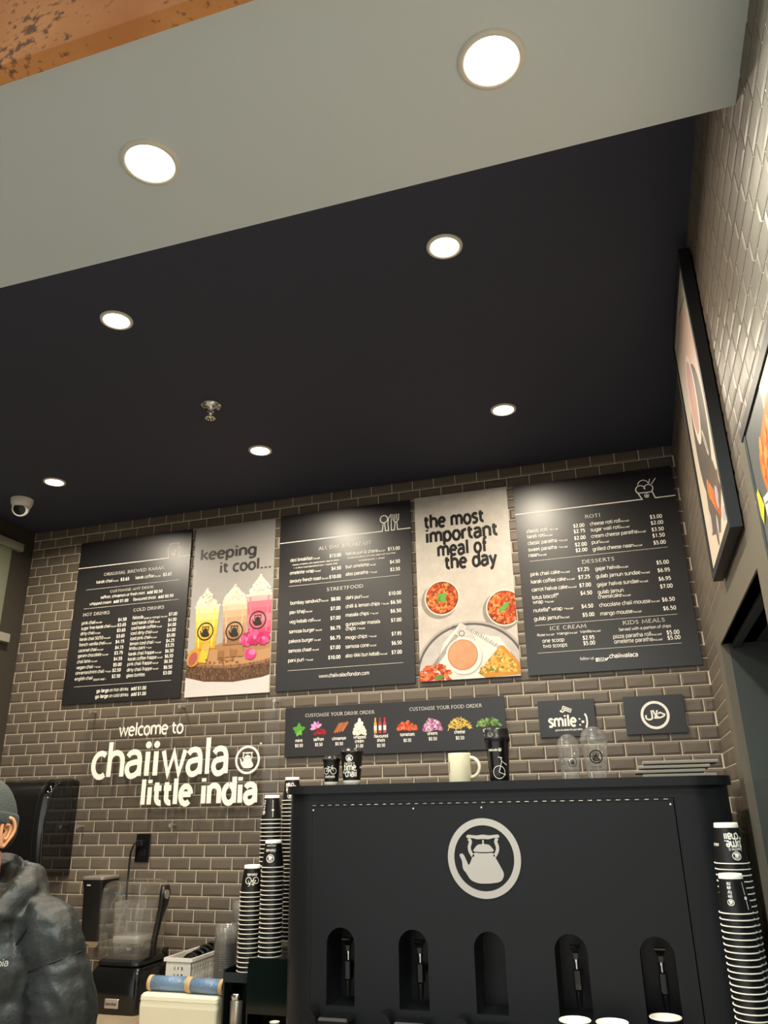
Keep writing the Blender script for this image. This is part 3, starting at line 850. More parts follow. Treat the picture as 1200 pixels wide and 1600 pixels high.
# ------------------------------------------------------------------ the room
TP, TR = 0.1022, 0.051
def tile_wall(name, mapf, rows, joint, spans, slab, h=0.0034):
    """bevelled metro tiles laid a third over per row, as one wall mesh with its grout bed"""
    b = MB(); cols = []
    for (a, c) in slab:
        b.box(a, c, 0)
    cols += [(0.5, 0.45, 0.4)] * len(b.v)
    top = 3.087
    for k in range(rows):
        v1 = top - k * TR - 0.0017; v0 = top - (k + 1) * TR + 0.0017
        lo, hi = spans((v0 + v1) / 2)
        s = joint(k)
        n = math.floor((lo - s) / TP)
        while s + n * TP < hi:
            u0 = max(lo, s + n * TP + 0.0017); u1 = min(hi, s + (n + 1) * TP - 0.0017)
            n += 1
            if u1 - u0 < 0.004: continue
            w = min(0.0085, (u1 - u0) * 0.3)
            jx = rnd.uniform(-0.0005, 0.0005); jy = rnd.uniform(-0.0005, 0.0005)
            P = [(u0, v0, 0), (u1, v0, 0), (u1, v1, 0), (u0, v1, 0)]
            P += [(u0, v0, .0009), (u1, v0, .0009), (u1, v1, .0009), (u0, v1, .0009)]
            P += [(u0 + w, v0 + .0085, h + jx), (u1 - w, v0 + .0085, h - jx), (u1 - w, v1 - .0085, h + jy), (u0 + w, v1 - .0085, h - jy)]
            b.add([mapf(*p) for p in P], [(0, 1, 5, 4), (1, 2, 6, 5), (2, 3, 7, 6), (3, 0, 4, 7), (4, 5, 9, 8), (5, 6, 10, 9), (6, 7, 11, 10), (7, 4, 8, 11), (8, 9, 10, 11)], 1)
            f = rnd.uniform(0.9, 1.08)
            cols += [tuple(x * f for x in TILE_C)] * 12
    o = b.build(name, [GROUT, TILE])
    ca = o.data.color_attributes.new('Col', 'FLOAT_COLOR', 'POINT')
    ca.data.foreach_set('color', [x for c in cols for x in (*c, 1.0)])
    return struct(o)

XL = -3.317
tile_wall('wall_back', lambda u, v, d: (u, -d, v), 61, lambda k: -31.3885 * TP + k * TP / 3, lambda v: (XL, 0.0), [((XL - .1, 0, 0), (0.1, .1, 3.3))])
def rspan(v):
    return (0.0, 0.43) if v < 2.232 else ((0.0, 1.535) if v < 2.392 else (0.0, 2.9))
tile_wall('wall_right', lambda u, v, d: (-d, -u, v), 61, lambda k: 0.03 + k * TP / 3, rspan,
          [((0, -.5, 0), (.1, 0, 3.3)), ((0, -1.55, 2.15), (.1, -.5, 3.3)), ((0, -3.0, 2.30), (.1, -1.55, 3.3)), ((0, -3.0, 0), (.1, -1.55, 2.30))], h=0.0019)
struct(MB().box((XL - .1, -3.0, 0), (XL, 0, 3.3)).build('wall_left', M_LEFTW))
struct(MB().box((XL - .1, -4.2, -.1), (1.3, 0.1, 0)).build('floor', M_FLOOR))
struct(MB().box((XL - .1, -2.12, CEIL), (0.1, 0.1, CEIL + .2)).build('ceiling', M_CEIL))
struct(MB().box((XL - .1, -2.55, SOFF), (0.0, -2.116, 3.7)).build('ceiling_bulkhead', M_SOFF))
f = MB().box((XL - .1, -2.582, SOFF - .012), (0.0, -2.552, 3.75)).build('fascia_panel', copper_mat())
tag(f, 'weathered copper-orange metal fascia along the front edge of the grey bulkhead', 'panel')

# passage opening in the right wall, with its grey metal casing
struct(MB().box((0.02, -.56, 0), (1.3, -.46, 2.5)).build('wall_passage_far', M_PASS))
struct(MB().box((0.0, -1.47, 2.12), (1.3, -.56, 2.15)).build('ceiling_passage', M_PASSC))
struct(MB().box((1.2, -1.47, 0), (1.3, -.56, 2.12)).build('wall_passage_end', M_PASS))
struct(MB().box((0.1, -1.57, 0), (1.3, -1.47, 2.12)).build('wall_passage_near', M_PASS))
cs = MB()
cs.box((-.0042, -.555, 0), (.1, -.432, 2.225))
cs.box((-.0042, -1.47, 2.12), (.1, -.555, 2.225))
cs.box((-.0042, -1.612, 0), (.1, -1.47, 2.235))
cs.box((-.0042, -1.612, 2.235), (0, -1.538, 2.385))
struct(cs.build('trim_1', M_GREYPOST))
struct(MB().box((.03, -1.46, 2.105), (.05, -.56, 2.12)).build('trim_2', M_PASSC))

# glazed hatch in the left wall
w = MB().box((XL, -1.2, 2.945), (XL + .03, -.10, 2.985)).box((XL, -1.2, 2.46), (XL + .035, -.105, 2.502)).build('window_1', mat('grey_painted_rail', rgb(150, 146, 132), .5))
struct(w)
MB().box((XL, -1.2, 2.502), (XL + .012, -.16, 2.945)).build('window_pane', mat('pale_green_frosted_glass', rgb(120, 124, 104), 0.35), w)

# ------------------------------------------------------------------ lamps
def downlight(x, y, z, r, warm, power, label):
    t = thing('downlight', label, 'ceiling lamp', (x, y, z), group='recessed ceiling downlights')
    b = MB().lathe([(r * 1.02, 0.0), (r * 1.0, -.004), (r * .86, -.006), (r * .80, -.003), (r * .80, 0.0)], n=40)
    b.build('trim_ring', M_TRIM, t)
    MB().lathe([(0.0005, -.0032), (r * .80, -.0032)], n=40).build('lens', M_LENS if warm else M_LENSC, t, fix=False)
    L = bpy.data.lights.new('downlight_glow', 'AREA')
    L.shape = 'DISK'; L.size = r * 1.5; L.energy = power; L.color = WARM if warm else COOL
    L.spread = math.radians(162)
    lo = bpy.data.objects.new('downlight_glow', L)
    COL.objects.link(lo); lo.parent = t; lo.location = (0, 0, -.008)
    return t
lamp_names = ['nearest the bulkhead on the right', 'left of centre, between the bulkhead and the sprinkler', 'nearest the back wall, above the roti menu', 'near the back wall, beyond the sprinkler', 'at the far left beside the dome camera', 'at the near left, outside the picture']
for (x, y), nm in zip(ceiling_lamps, lamp_names):
    downlight(x, y, CEIL, 0.049, True, LAMP_POWER, 'warm white downlight in the dark ceiling ' + nm)
for (x, y), nm in zip(bulkhead_lamps, ['right-hand', 'left-hand']):
    downlight(x, y, SOFF, 0.054, False, BULK_POWER, 'large cool white downlight, %s of the two in the grey bulkhead' % nm)

downlight(.75, -1.02, 2.12, .05, False, 4.0, 'downlight inside the dark passage beyond the right-hand casing')

t = thing('fire_sprinkler', 'chrome fire sprinkler head hanging from the dark ceiling', 'sprinkler', (-1.689, -.966, CEIL))
MB().lathe([(.040, 0), (.039, -.004), (.030, -.010), (.012, -.012), (.011, -.026)], n=28, cap1=True).build('escutcheon', M_CHROME, t)
MB().lathe([(.009, -.026), (.009, -.038), (.004, -.042), (.004, -.052)], n=16, cap1=True).tube([(.009, 0, -.038), (.017, 0, -.044), (.006, 0, -.052)], .0022, 6).tube([(-.009, 0, -.038), (-.017, 0, -.044), (-.006, 0, -.052)], .0022, 6).build('frame', M_CHROME, t)
b = MB().lathe([(.0005, -.052), (.012, -.052), (.012, -.054), (.0005, -.054)], n=18)
for k in range(10):
    a = 2 * PI * k / 10
    b.add([(math.cos(a + s) * r, math.sin(a + s) * r, z) for z in (-.0525, -.054) for s, r in ((-.16, .011), (.16, .011), (.12, .020), (-.12, .020))], [(3, 2, 1, 0), (4, 5, 6, 7), (0, 1, 5, 4), (1, 2, 6, 5), (2, 3, 7, 6), (3, 0, 4, 7)])
b.build('deflector', M_CHROME, t)

t = thing('dome_camera', 'white turret security camera on the dark ceiling at the far left', 'camera', (-3.03, -.43, CEIL))
MB().lathe([(.052, 0), (.052, -.012), (.047, -.03), (.040, -.044)], n=36).build('base', M_WHITE, t)
hd = Vector((0.35, -0.80, -0.62)).normalized()
c0 = Vector((0, 0, -.045))
R = hd.to_track_quat('Z', 'Y').to_matrix()
def tf(x, y, z):
    return tuple(R @ Vector((x, y, z)) + c0)
b = MB().lathe([(.006, -.041), (.022, -.035), (.034, -.022), (.040, -.004), (.040, .010), (.037, .022), (.031, .028), (.029, .024)], n=32).xf(tf)
b.build('eyeball', M_WHITE, t)
MB().lathe([(.0005, .026), (.029, .024)], n=32).xf(tf).build('lens', M_BLACK, t)

# ------------------------------------------------------------------ boards on the back wall
def wall_board(name, label, cat, x0, x1, z0, z1, material, y0=-.0055, y1=-.0145, group=None):
    cx, cz = (x0 + x1) / 2, z0
    t = thing(name, label, cat, (cx, 0, cz), group=group)
    b = MB().box((x0 - cx, y1, 0), (x1 - cx, y0 + .0055 * 0, z1 - cz))
    b.build('board', material, t)
    return t, (lambda u, v, d: (u - cx, y1 - d, v - cz))

WHITE = rgb(252, 248, 238)
def icon_line(p, pts, w=.0042): p.line(pts, w, WHITE)
t, mp = wall_board('menu_board', 'black drinks menu board headed original brewed karak, left of the three menus', 'menu board', -2.99, -2.325, 2.143, 2.983, M_BOARD, group='black menu boards')
p = Print('lettering', mp, print_mat('white_print', 0.5, 0.3), t)
M_INK_P = p.material
icon_line(p, [(-2.99, 2.843), (-2.449, 2.843), (-2.456, 2.893), (-2.447, 2.897), (-2.446, 2.917), (-2.395, 2.917), (-2.393, 2.897), (-2.384, 2.893), (-2.391, 2.843), (-2.325, 2.843)])
p.ring(-2.420, 2.868, .011, .0145, WHITE); kettle_on(p, -2.420, 2.868, .011, WHITE, False)
for s in B1T: p.text(*s)
for a, c, z, wd in B1R: p.line([(a, z), (c, z)], wd, WHITE)

t, mp = wall_board('menu_board', 'black food menu board for all day breakfast and streetfood, the middle menu', 'menu board', -1.833, -1.175, 2.141, 2.987, M_BOARD, group='black menu boards')
p = Print('lettering', mp, M_INK_P, t)
icon_line(p, [(-1.833, 2.847), (-1.312, 2.847), (-1.307, 2.885)])
p.ring(-1.3035, 2.906, .0155, .0205, WHITE)
icon_line(p, [(-1.300, 2.885), (-1.297, 2.847), (-1.282, 2.847), (-1.284, 2.885), (-1.280, 2.91), (-1.268, 2.925), (-1.268, 2.847), (-1.253, 2.847), (-1.2495, 2.884)])
icon_line(p, [(-1.241, 2.884), (-1.238, 2.847), (-1.175, 2.847)])
p.line([(-1.2595, 2.925), (-1.2585, 2.897), (-1.250, 2.886), (-1.241, 2.886), (-1.232, 2.897), (-1.231, 2.925)], .004, WHITE)
for q in (-1.250, -1.241): p.line([(q, 2.925), (q, 2.895)], .004, WHITE)
for s in B2T: p.text(*s)
for a, c, z, wd in B2R: p.line([(a, z), (c, z)], wd, WHITE)

t, mp = wall_board('menu_board', 'black menu board for roti and desserts beside the right-hand corner', 'menu board', -.693, -.020, 2.141, 2.986, M_BOARD, group='black menu boards')
p = Print('lettering', mp, M_INK_P, t)
icon_line(p, [(-.693, 2.849), (-.153, 2.849), (-.170, 2.885)])
icon_line(p, [(-.111, 2.885), (-.100, 2.849), (-.020, 2.849)])
icon_line(p, [(-.165, 2.878), (-.112, 2.878)])
arc = lambda cx, cz, r, a0, a1: [(cx + r * math.cos(math.radians(a0 + (a1 - a0) * k / 14)), cz + r * math.sin(math.radians(a0 + (a1 - a0) * k / 14))) for k in range(15)]
icon_line(p, arc(-.155, 2.893, .019, 215, 0)); icon_line(p, arc(-.122, 2.895, .018, 180, -40)); icon_line(p, arc(-.141, 2.913, .022, 175, 10))
icon_line(p, [(-.118, 2.917), (-.112, 2.937)]); icon_line(p, [(-.108, 2.913), (-.088, 2.938)])
p.ring(-.133, 2.863, .0075, .0098, WHITE); p.disc(-.133, 2.862, .0045, WHITE)
for s in B3T: p.text(*s)
for a, c, z, wd in B3R: p.line([(a, z), (c, z)], wd, WHITE)
ux = [-.411, -.393, -.375]; vz = 2.187
p.rect(ux[0] - .0075, vz - .0075, ux[0] + .0075, vz + .0075, WHITE)
p.line([(ux[0] + .002, vz - .0075), (ux[0] + .002, vz + .002), (ux[0] + .005, vz + .004)], .0022, rgb(36, 35, 36)); p.line([(ux[0] - .001, vz), (ux[0] + .005, vz)], .0018, rgb(36, 35, 36))
sq = lambda h: [(ux[1] - h, vz - h), (ux[1] + h, vz - h), (ux[1] + h, vz + h), (ux[1] - h, vz + h)]
p.line(sq(.0068), .0016, WHITE, True); p.ring(ux[1], vz, .0028, .0042, WHITE, 20)
p.poly([(ux[2] - .009, vz - .006), (ux[2] - .002, vz - .006), (ux[2] + .006, vz + .001), (ux[2] + .009, vz + .006), (ux[2] + .003, vz + .007), (ux[2], vz + .003), (ux[2] - .008, vz + .006), (ux[2] - .006, vz - .002)], WHITE)

# small signs
t, mp = wall_board('smile_sign', 'small black sign reading smile with a camera emblem', 'sign', -.666, -.445, 1.895, 2.036, M_BOARD)
p = Print('lettering', mp, M_INK_P, t)
for s in SMT: p.text(*s)
cx, cz = -.554, 1.999
rot = lambda pts, a: [(cx + x * math.cos(a) - y * math.sin(a), cz + x * math.sin(a) + y * math.cos(a)) for x, y in pts]
p.line(rot([(-.016, -.005), (.018, -.005), (.018, .007), (-.016, .007)], -.42), .0032, WHITE, True)
p.poly(rot([(-.012, -.001), (.014, -.001), (.014, .003), (-.012, .003)], -.42), WHITE)
p.line(rot([(-.004, -.005), (-.010, -.016), (-.019, -.012)], -.42), .0045, WHITE); p.disc(cx - .0215, cz - .006, .0045, WHITE)

t, mp = wall_board('halal_sign', 'small black sign with white Arabic lettering inside a white ring', 'sign', -.334, -.111, 1.892, 2.035, M_BOARD)
p = Print('lettering', mp, M_INK_P, t)
hx, hz = -.221, 1.961
p.ring(hx, hz, .043, .053, WHITE, 48)
H = lambda P: [(hx + x, hz + y) for x, y in P]
p.line(H(smooth_poly([(-.033, .001), (-.034, -.010), (-.026, -.016), (-.014, -.014), (-.011, -.006), (-.012, .018)], 5, False)), .0062, WHITE)
p.line(H([(.009, .018), (.005, .0), (-.003, -.011)]), .0060, WHITE)
p.line(H([(-.006, .018), (.000, .002), (.010, -.008), (.016, -.011)]), .0060, WHITE)
p.line(H(smooth_poly([(-.004, -.011), (.010, -.011), (.020, -.010), (.032, -.004), (.036, .002)], 4, False)), .0062, WHITE)
p.line(H(smooth_poly([(.012, .003), (.019, .0085), (.028, .004), (.036, .0015)], 4, False)), .0058, WHITE)

# the long "customise" board with its little food pictures
t, mp = wall_board('customise_board', 'long low black board of drink and food toppings with small pictures', 'sign', -1.779, -.800, 1.857, 2.066, M_BOARD)
p = Print('lettering', mp, M_INK_P, t)
for s in CUT: p.text(*s)
p = Print('topping_pictures', mp, M_PRINTF, t, base=.0004, eps=.000004)
def heap(u, v, w, h, cols, n, size, shape='blob'):
    for k in range(n):
        a = rnd.uniform(-1, 1); y = rnd.uniform(0, 1) * (1 - a * a) ** .6
        q = (u + a * w / 2, v - h / 2 + y * h)
        c = rnd.choice(cols); s = size * rnd.uniform(.7, 1.3)
        if shape == 'blob': p.disc(q[0], q[1], s, c, s * rnd.uniform(.6, 1), 8, rnd.uniform(0, PI))
        elif shape == 'shred':
            an = rnd.uniform(-1.2, 1.2); p.line([(q[0] - s * 2.4 * math.cos(an), q[1] - s * 2.4 * math.sin(an)), (q[0] + s * 2.4 * math.cos(an), q[1] + s * 2.4 * math.sin(an))], s * .8, c)
        elif shape == 'ring': p.ring(q[0], q[1], s * .5, s, c, 10)
G1, G2, G3 = rgb(92, 160, 60), rgb(120, 190, 84), rgb(62, 124, 40)
for an, L in ((90, .030), (20, .030), (160, .030), (250, .026), (300, .024), (210, .022)):
    a = math.radians(an); ca, sa = math.cos(a), math.sin(a)
    lf = [(0, 0), (L * .35, L * .32), (L * .75, L * .24), (L * 1.05, 0), (L * .75, -L * .24), (L * .35, -L * .32)]
    p.poly([(-1.712 + x * ca - y * sa, 1.968 + x * sa + y * ca) for x, y in smooth_poly(lf, 4)], rnd.choice([G1, G2]))
    p.line([(-1.712, 1.968), (-1.712 + L * ca, 1.968 + L * sa)], .0012, G3)
heap(-1.612, 1.958, .05, .02, [rgb(170, 30, 40), rgb(196, 44, 60), rgb(140, 20, 30)], 60, .003, 'shred')
for an in (70, 110, 150, 30, 190):
    a = math.radians(an); p.disc(-1.630 + .014 * math.cos(a), 1.975 + .014 * math.sin(a), .015, rnd.choice([rgb(190, 130, 200), rgb(214, 160, 216), rgb(176, 110, 190)]), .007, 12, a)
p.disc(-1.630, 1.975, .005, rgb(226, 120, 60))
for k in range(4):
    x = -1.546 + k * .012
    p.line([(x, 1.949 + .002 * k), (x + .026, 1.990 + .001 * k)], .0105, [rgb(150, 82, 44), rgb(176, 100, 56)][k % 2]); p.line([(x + .002, 1.950 + .002 * k), (x + .028, 1.990 + .001 * k)], .0025, rgb(206, 134, 84))
heap(-1.430, 1.966, .050, .05, [rgb(244, 236, 214), rgb(232, 222, 196), rgb(250, 244, 228)], 70, .0075)
p.disc(-1.430, 1.997, .007, rgb(250, 244, 228), .010, 10)
for k, (c, cc) in enumerate(((rgb(226, 170, 80), rgb(236, 190, 60)), (rgb(196, 60, 70), rgb(200, 40, 40)), (rgb(190, 76, 90), rgb(210, 60, 60)))):
    x = -1.358 + k * .021
    p.rect(x - .0065, 1.940, x + .0065, 1.980, c); p.rect(x - .0065, 1.952, x + .0065, 1.972, rgb(238, 232, 220)); p.poly([(x - .0065, 1.980), (x + .0065, 1.980), (x + .0028, 1.990), (x - .0028, 1.990)], c); p.rect(x - .003, 1.990, x + .003, 2.004, cc)
heap(-1.219, 1.965, .088, .034, [rgb(214, 84, 48), rgb(232, 110, 70), rgb(190, 60, 36), rgb(240, 140, 96)], 90, .006)
heap(-1.107, 1.965, .080, .046, [rgb(196, 110, 160), rgb(224, 190, 214), rgb(170, 70, 130), rgb(240, 226, 236)], 100, .0055, 'ring')
heap(-.991, 1.966, .094, .044, [rgb(236, 196, 90), rgb(246, 216, 124), rgb(222, 176, 70)], 130, .0028, 'shred')
heap(-.870, 1.966, .10, .034, [rgb(110, 150, 70), rgb(70, 120, 44), rgb(160, 190, 110)], 110, .004, 'ring')

# ------------------------------------------------------------------ posters
t, mp = wall_board('cold_drinks_poster', 'tall grey poster reading keeping it cool with three iced drinks', 'poster', -2.300, -1.864, 2.141, 2.982, M_WHITE)
p = Print('artwork', mp, M_PRINT, t, eps=.000004)
U0, U1, V0, V1 = -2.300, -1.864, 2.141, 2.982
p.rect(U0, 2.30, U1, V1, rgb(176, 172, 168), rgb(158, 155, 152))
p.rect(U0, V0, U1, 2.31, rgb(214, 208, 206), rgb(206, 200, 198), False)
for s in P1T: p.text(*s[:6], rgb(62, 58, 56), True)
def clip(pts):
    out = list(pts)
    for ax, lim, sg in ((0, U0, 1), (0, U1, -1), (1, V0, 1), (1, V1, -1)):
        res = []
        for i in range(len(out)):
            a, c = out[i], out[(i + 1) % len(out)]
            ia, ic = sg * (a[ax] - lim) >= 0, sg * (c[ax] - lim) >= 0
            if ia: res.append(a)
            if ia != ic:
                k = (lim - a[ax]) / (c[ax] - a[ax]); res.append((a[0] + (c[0] - a[0]) * k, a[1] + (c[1] - a[1]) * k))
        out = res
        if not out: return None
    return out
def cpoly(pts, col):
    q = clip(pts)
    if q and len(q) > 2: p.poly(q, col)
def cdisc(u, v, r, col, r2=None, n=14, rot=0.0):
    r2 = r2 or r; ca, sa = math.cos(rot), math.sin(rot)
    cpoly([(u + r * math.cos(2 * PI * i / n) * ca - r2 * math.sin(2 * PI * i / n) * sa, v + r * math.cos(2 * PI * i / n) * sa + r2 * math.sin(2 * PI * i / n) * ca) for i in range(n)], col)
def in_oval(u, v, w, h):
    a = rnd.uniform(0, 2 * PI); r = math.sqrt(rnd.random())
    return u + w * r * math.cos(a), v + h * r * math.sin(a)
# wood slice
cdisc(-2.06, 2.320, .26, rgb(150, 106, 70), .060, 40)
cdisc(-2.06, 2.326, .235, rgb(184, 140, 98), .048, 40)
cdisc(-1.99, 2.366, .17, rgb(168, 124, 84), .030, 36)
cpoly([(-2.32, 2.300), (-2.2, 2.272), (-2.05, 2.262), (-1.9, 2.275), (-1.8, 2.30), (-1.8, 2.240), (-1.9, 2.212), (-2.05, 2.198), (-2.2, 2.208), (-2.32, 2.238)], rgb(96, 68, 48))
for k in range(420):
    x = rnd.uniform(U0, U1); e = ((x + 2.06) / .26) ** 2
    y = 2.205 + .03 * e + rnd.uniform(0, .068)
    p.line([(x, y), (x + rnd.uniform(-.006, .006), y + rnd.uniform(.004, .014))], rnd.uniform(.0014, .004), rnd.choice([rgb(70, 48, 34), rgb(128, 94, 68), rgb(148, 112, 84), rgb(84, 60, 44)]))
def iced_cup(u, vb, vt, wb, wt, cols, straw=False):
    n = len(cols)
    for k, c in enumerate(cols):
        a = k / n; d = (k + 1) / n
        L = lambda s: wb + (wt - wb) * s
        cpoly([(u - L(a), vb + (vt - vb) * a), (u + L(a), vb + (vt - vb) * a), (u + L(d), vb + (vt - vb) * d), (u - L(d), vb + (vt - vb) * d)], c)
    for q in (-.78, .55):
        cpoly([(u + q * wb, vb + .01), (u + q * wb + .006, vb + .01), (u + q * wt + .008, vt - .01), (u + q * wt, vt - .01)], tuple(min(1, x * 1.35 + .03) for x in cols[n // 2]))
    cpoly([(u - wt * 1.06, vt - .008), (u + wt * 1.06, vt - .008), (u + wt * 1.06, vt + .004), (u - wt * 1.06, vt + .004)], rgb(226, 214, 196))
def cream(u, v, w, h, specks):
    cdisc(u, v + .004, w * 1.02, rgb(226, 214, 190), w * .30, 24)
    for k in range(90):
        s = k / 90; ww = w * .86 * math.cos(s * PI / 2) ** .8
        a = rnd.uniform(-1, 1)
        cdisc(u + a * ww, v + .004 + h * s * (1 - .22 * a * a), w * .26 * (1 - .62 * s), rnd.choice([rgb(240, 230, 208), rgb(226, 214, 190), rgb(247, 240, 224), rgb(232, 222, 200), rgb(236, 226, 206)]), w * .15 * (1 - .5 * s), 14, -.5 * a)
    for k in range(14):
        q = in_oval(u, v + h * .3, w * .7, h * .35); cdisc(q[0], q[1], .0035, rnd.choice(specks), .002, 6)
iced_cup(-2.205, 2.362, 2.572, .052, .066, [rgb(214, 160, 40), rgb(232, 176, 44), rgb(240, 190, 60), rgb(244, 200, 84), rgb(238, 212, 140), rgb(236, 220, 176)])
iced_cup(-2.055, 2.372, 2.572, .056, .068, [rgb(150, 106, 70), rgb(176, 130, 92), rgb(188, 144, 106), rgb(196, 156, 120), rgb(206, 172, 138), rgb(220, 196, 168)])
iced_cup(-1.925, 2.410, 2.605, .058, .072, [rgb(214, 70, 104), rgb(226, 100, 124), rgb(232, 128, 142), rgb(226, 96, 118), rgb(224, 112, 128), rgb(232, 170, 170)])
cream(-2.212, 2.580, .056, .075, [rgb(90, 130, 50), rgb(70, 100, 40)])
cream(-2.060, 2.580, .064, .080, [rgb(196, 150, 100), rgb(180, 130, 80)])
cream(-1.926, 2.612, .058, .085, [rgb(90, 130, 50), rgb(120, 120, 50)])
for (u, v, r) in ((-2.209, 2.447, .044), (-2.055, 2.437, .046), (-1.934, 2.480, .044)):
    p.ring(u, v, r * .86, r, rgb(40, 34, 30)); kettle_on(p, u, v, r * .95, rgb(40, 34, 30), False)
# mango, fudge and flowers
cdisc(-2.262, 2.325, .034, rgb(206, 150, 54), .046, 18, -.4); cdisc(-2.266, 2.318, .022, rgb(170, 90, 80), .034, 16, -.4)
cpoly([(-2.235, 2.30), (-2.195, 2.295), (-2.185, 2.345), (-2.225, 2.36)], rgb(238, 190, 60)); cpoly([(-2.225, 2.36), (-2.185, 2.345), (-2.178, 2.385), (-2.205, 2.395)], rgb(206, 170, 90))
for k in range(4):
    x = -2.135 + k * .034; p.rect(x, 2.315, x + .03, 2.348 + .01 * (k % 2), rnd.choice([rgb(150, 104, 66), rgb(168, 122, 82)]))
for k in range(26): cdisc(rnd.uniform(-2.2, -2.02), rnd.uniform(2.288, 2.312), .005, rnd.choice([rgb(160, 110, 70), rgb(130, 84, 52)]), .004, 7)
for (u, v, r) in ((-1.985, 2.392, .034), (-1.945, 2.398, .036), (-1.900, 2.392, .032)):
    for k in range(9): cdisc(u + r * .55 * math.cos(k * .7), v + r * .5 * math.sin(k * .7), r * .55, rnd.choice([rgb(206, 50, 110), rgb(226, 84, 140), rgb(180, 36, 92)]), r * .4, 12, k * .7)
    p.disc(u, v, r * .25, rgb(236, 120, 160))
cdisc(-1.965, 2.322, .030, rgb(222, 60, 130), .026, 14); cdisc(-1.955, 2.330, .018, rgb(240, 120, 170), .014, 12)

t, mp = wall_board('breakfast_poster', 'tall pale poster reading the most important meal of the day with curry bowls', 'poster', -1.153, -.7225, 2.144, 2.989, M_WHITE)
p = Print('artwork', mp, M_PRINTF, t, eps=.000004)
U0, U1, V0, V1 = -1.153, -.7225, 2.144, 2.989
p.rect(U0, V0, U1, V1, rgb(206, 196, 184), rgb(196, 190, 182))
for s in P2T: p.text(*s[:6], rgb(28, 26, 26), True)
def bowl(u, v, r, leaf):
    cdisc(u - .012, v - .012, r * 1.04, rgb(150, 140, 130), None, 36)
    cdisc(u, v, r, rgb(232, 222, 206), None, 40); cdisc(u, v, r * .93, rgb(128, 54, 26), None, 40)
    for k in range(240):
        q = in_oval(u, v, r * .84, r * .84)
        cdisc(q[0], q[1], r * rnd.uniform(.05, .13), rnd.choice([rgb(214, 92, 34), rgb(232, 124, 52), rgb(190, 66, 26), rgb(238, 150, 84), rgb(170, 50, 24)]), r * rnd.uniform(.05, .1), 9, rnd.uniform(0, 3))
    for a in leaf:
        ca, sa = math.cos(a), math.sin(a); L = r * .42
        p.poly([(u + x * ca - y * sa, v + x * sa + y * ca) for x, y in smooth_poly([(-L * .2, 0), (L * .2, L * .34), (L * .9, 0), (L * .2, -L * .34)], 4)], rnd.choice([rgb(74, 140, 50), rgb(100, 166, 70)]))
bowl(-1.042, 2.503, .079, (.6, 2.2, 3.8, 5.4)); bowl(-.770, 2.435, .080, (.9, 3.6))
cdisc(-.93, 2.165, .245, rgb(176, 170, 164), .225, 48); cdisc(-.93, 2.165, .236, rgb(96, 92, 90), .216, 48); cdisc(-.93, 2.165, .226, rgb(196, 190, 184), .206, 48)
cpoly([(-1.10, 2.13), (-1.045, 2.30), (-.965, 2.385), (-.89, 2.33), (-.80, 2.31), (-.70, 2.15), (-.70, 2.10), (-1.1, 2.10)], rgb(228, 222, 214))
cpoly([(-.965, 2.385), (-.925, 2.36), (-.90, 2.30), (-.99, 2.33)], rgb(206, 200, 194))
p.ring(-.962, 2.338, .010, .013, rgb(70, 70, 96)); p.ring(-.995, 2.365, .007, .009, rgb(70, 70, 96))
for k in range(34):
    a = k / 34; x = -1.13 + a * .14; y = 2.17 + a * .17
    p.line([(x, y), (x + .016, y - .010)], .0032, rgb(60, 56, 60))
for k in range(30):
    a = k / 30; x = -.94 + a * .2; y = 2.352 - a * .14
    p.line([(x, y), (x + .006, y + .018 - .004 * (k % 3))], .0028, rgb(120, 114, 112))
for k in range(170):
    q = in_oval(-1.085, 2.162, .072, .050)
    cdisc(q[0], q[1], rnd.uniform(.005, .011), rnd.choice([rgb(196, 70, 34), rgb(222, 104, 48), rgb(168, 46, 26), rgb(232, 132, 76)]), rnd.uniform(.004, .009), 9)
cdisc(-1.07, 2.158, .018, rgb(80, 146, 60), .010, 12, .3)
cdisc(-.955, 2.238, .078, rgb(190, 182, 172), None, 36); cdisc(-.958, 2.242, .078, rgb(240, 232, 222), None, 40); cdisc(-.962, 2.246, .066, rgb(198, 136, 96), None, 40); cdisc(-.962, 2.247, .061, rgb(214, 154, 114), None, 40)
cpoly([(-.90, 2.165), (-.80, 2.275), (-.785, 2.272), (-.725, 2.20), (-.715, 2.15), (-.87, 2.144)], rgb(206, 140, 50))
cpoly([(-.89, 2.170), (-.80, 2.268), (-.745, 2.20), (-.74, 2.16)], rgb(232, 172, 72))
for k in range(130):
    a, c = rnd.random(), rnd.random()
    x = -.89 + a * .15; y = 2.165 + c * .10 * (1 - abs(a - .55) * 1.6)
    cdisc(x, y, rnd.uniform(.003, .009), rnd.choice([rgb(244, 196, 100), rgb(214, 140, 46), rgb(250, 212, 130), rgb(190, 120, 40), rgb(120, 130, 50)]), rnd.uniform(.002, .006), 8, rnd.uniform(0, 3))

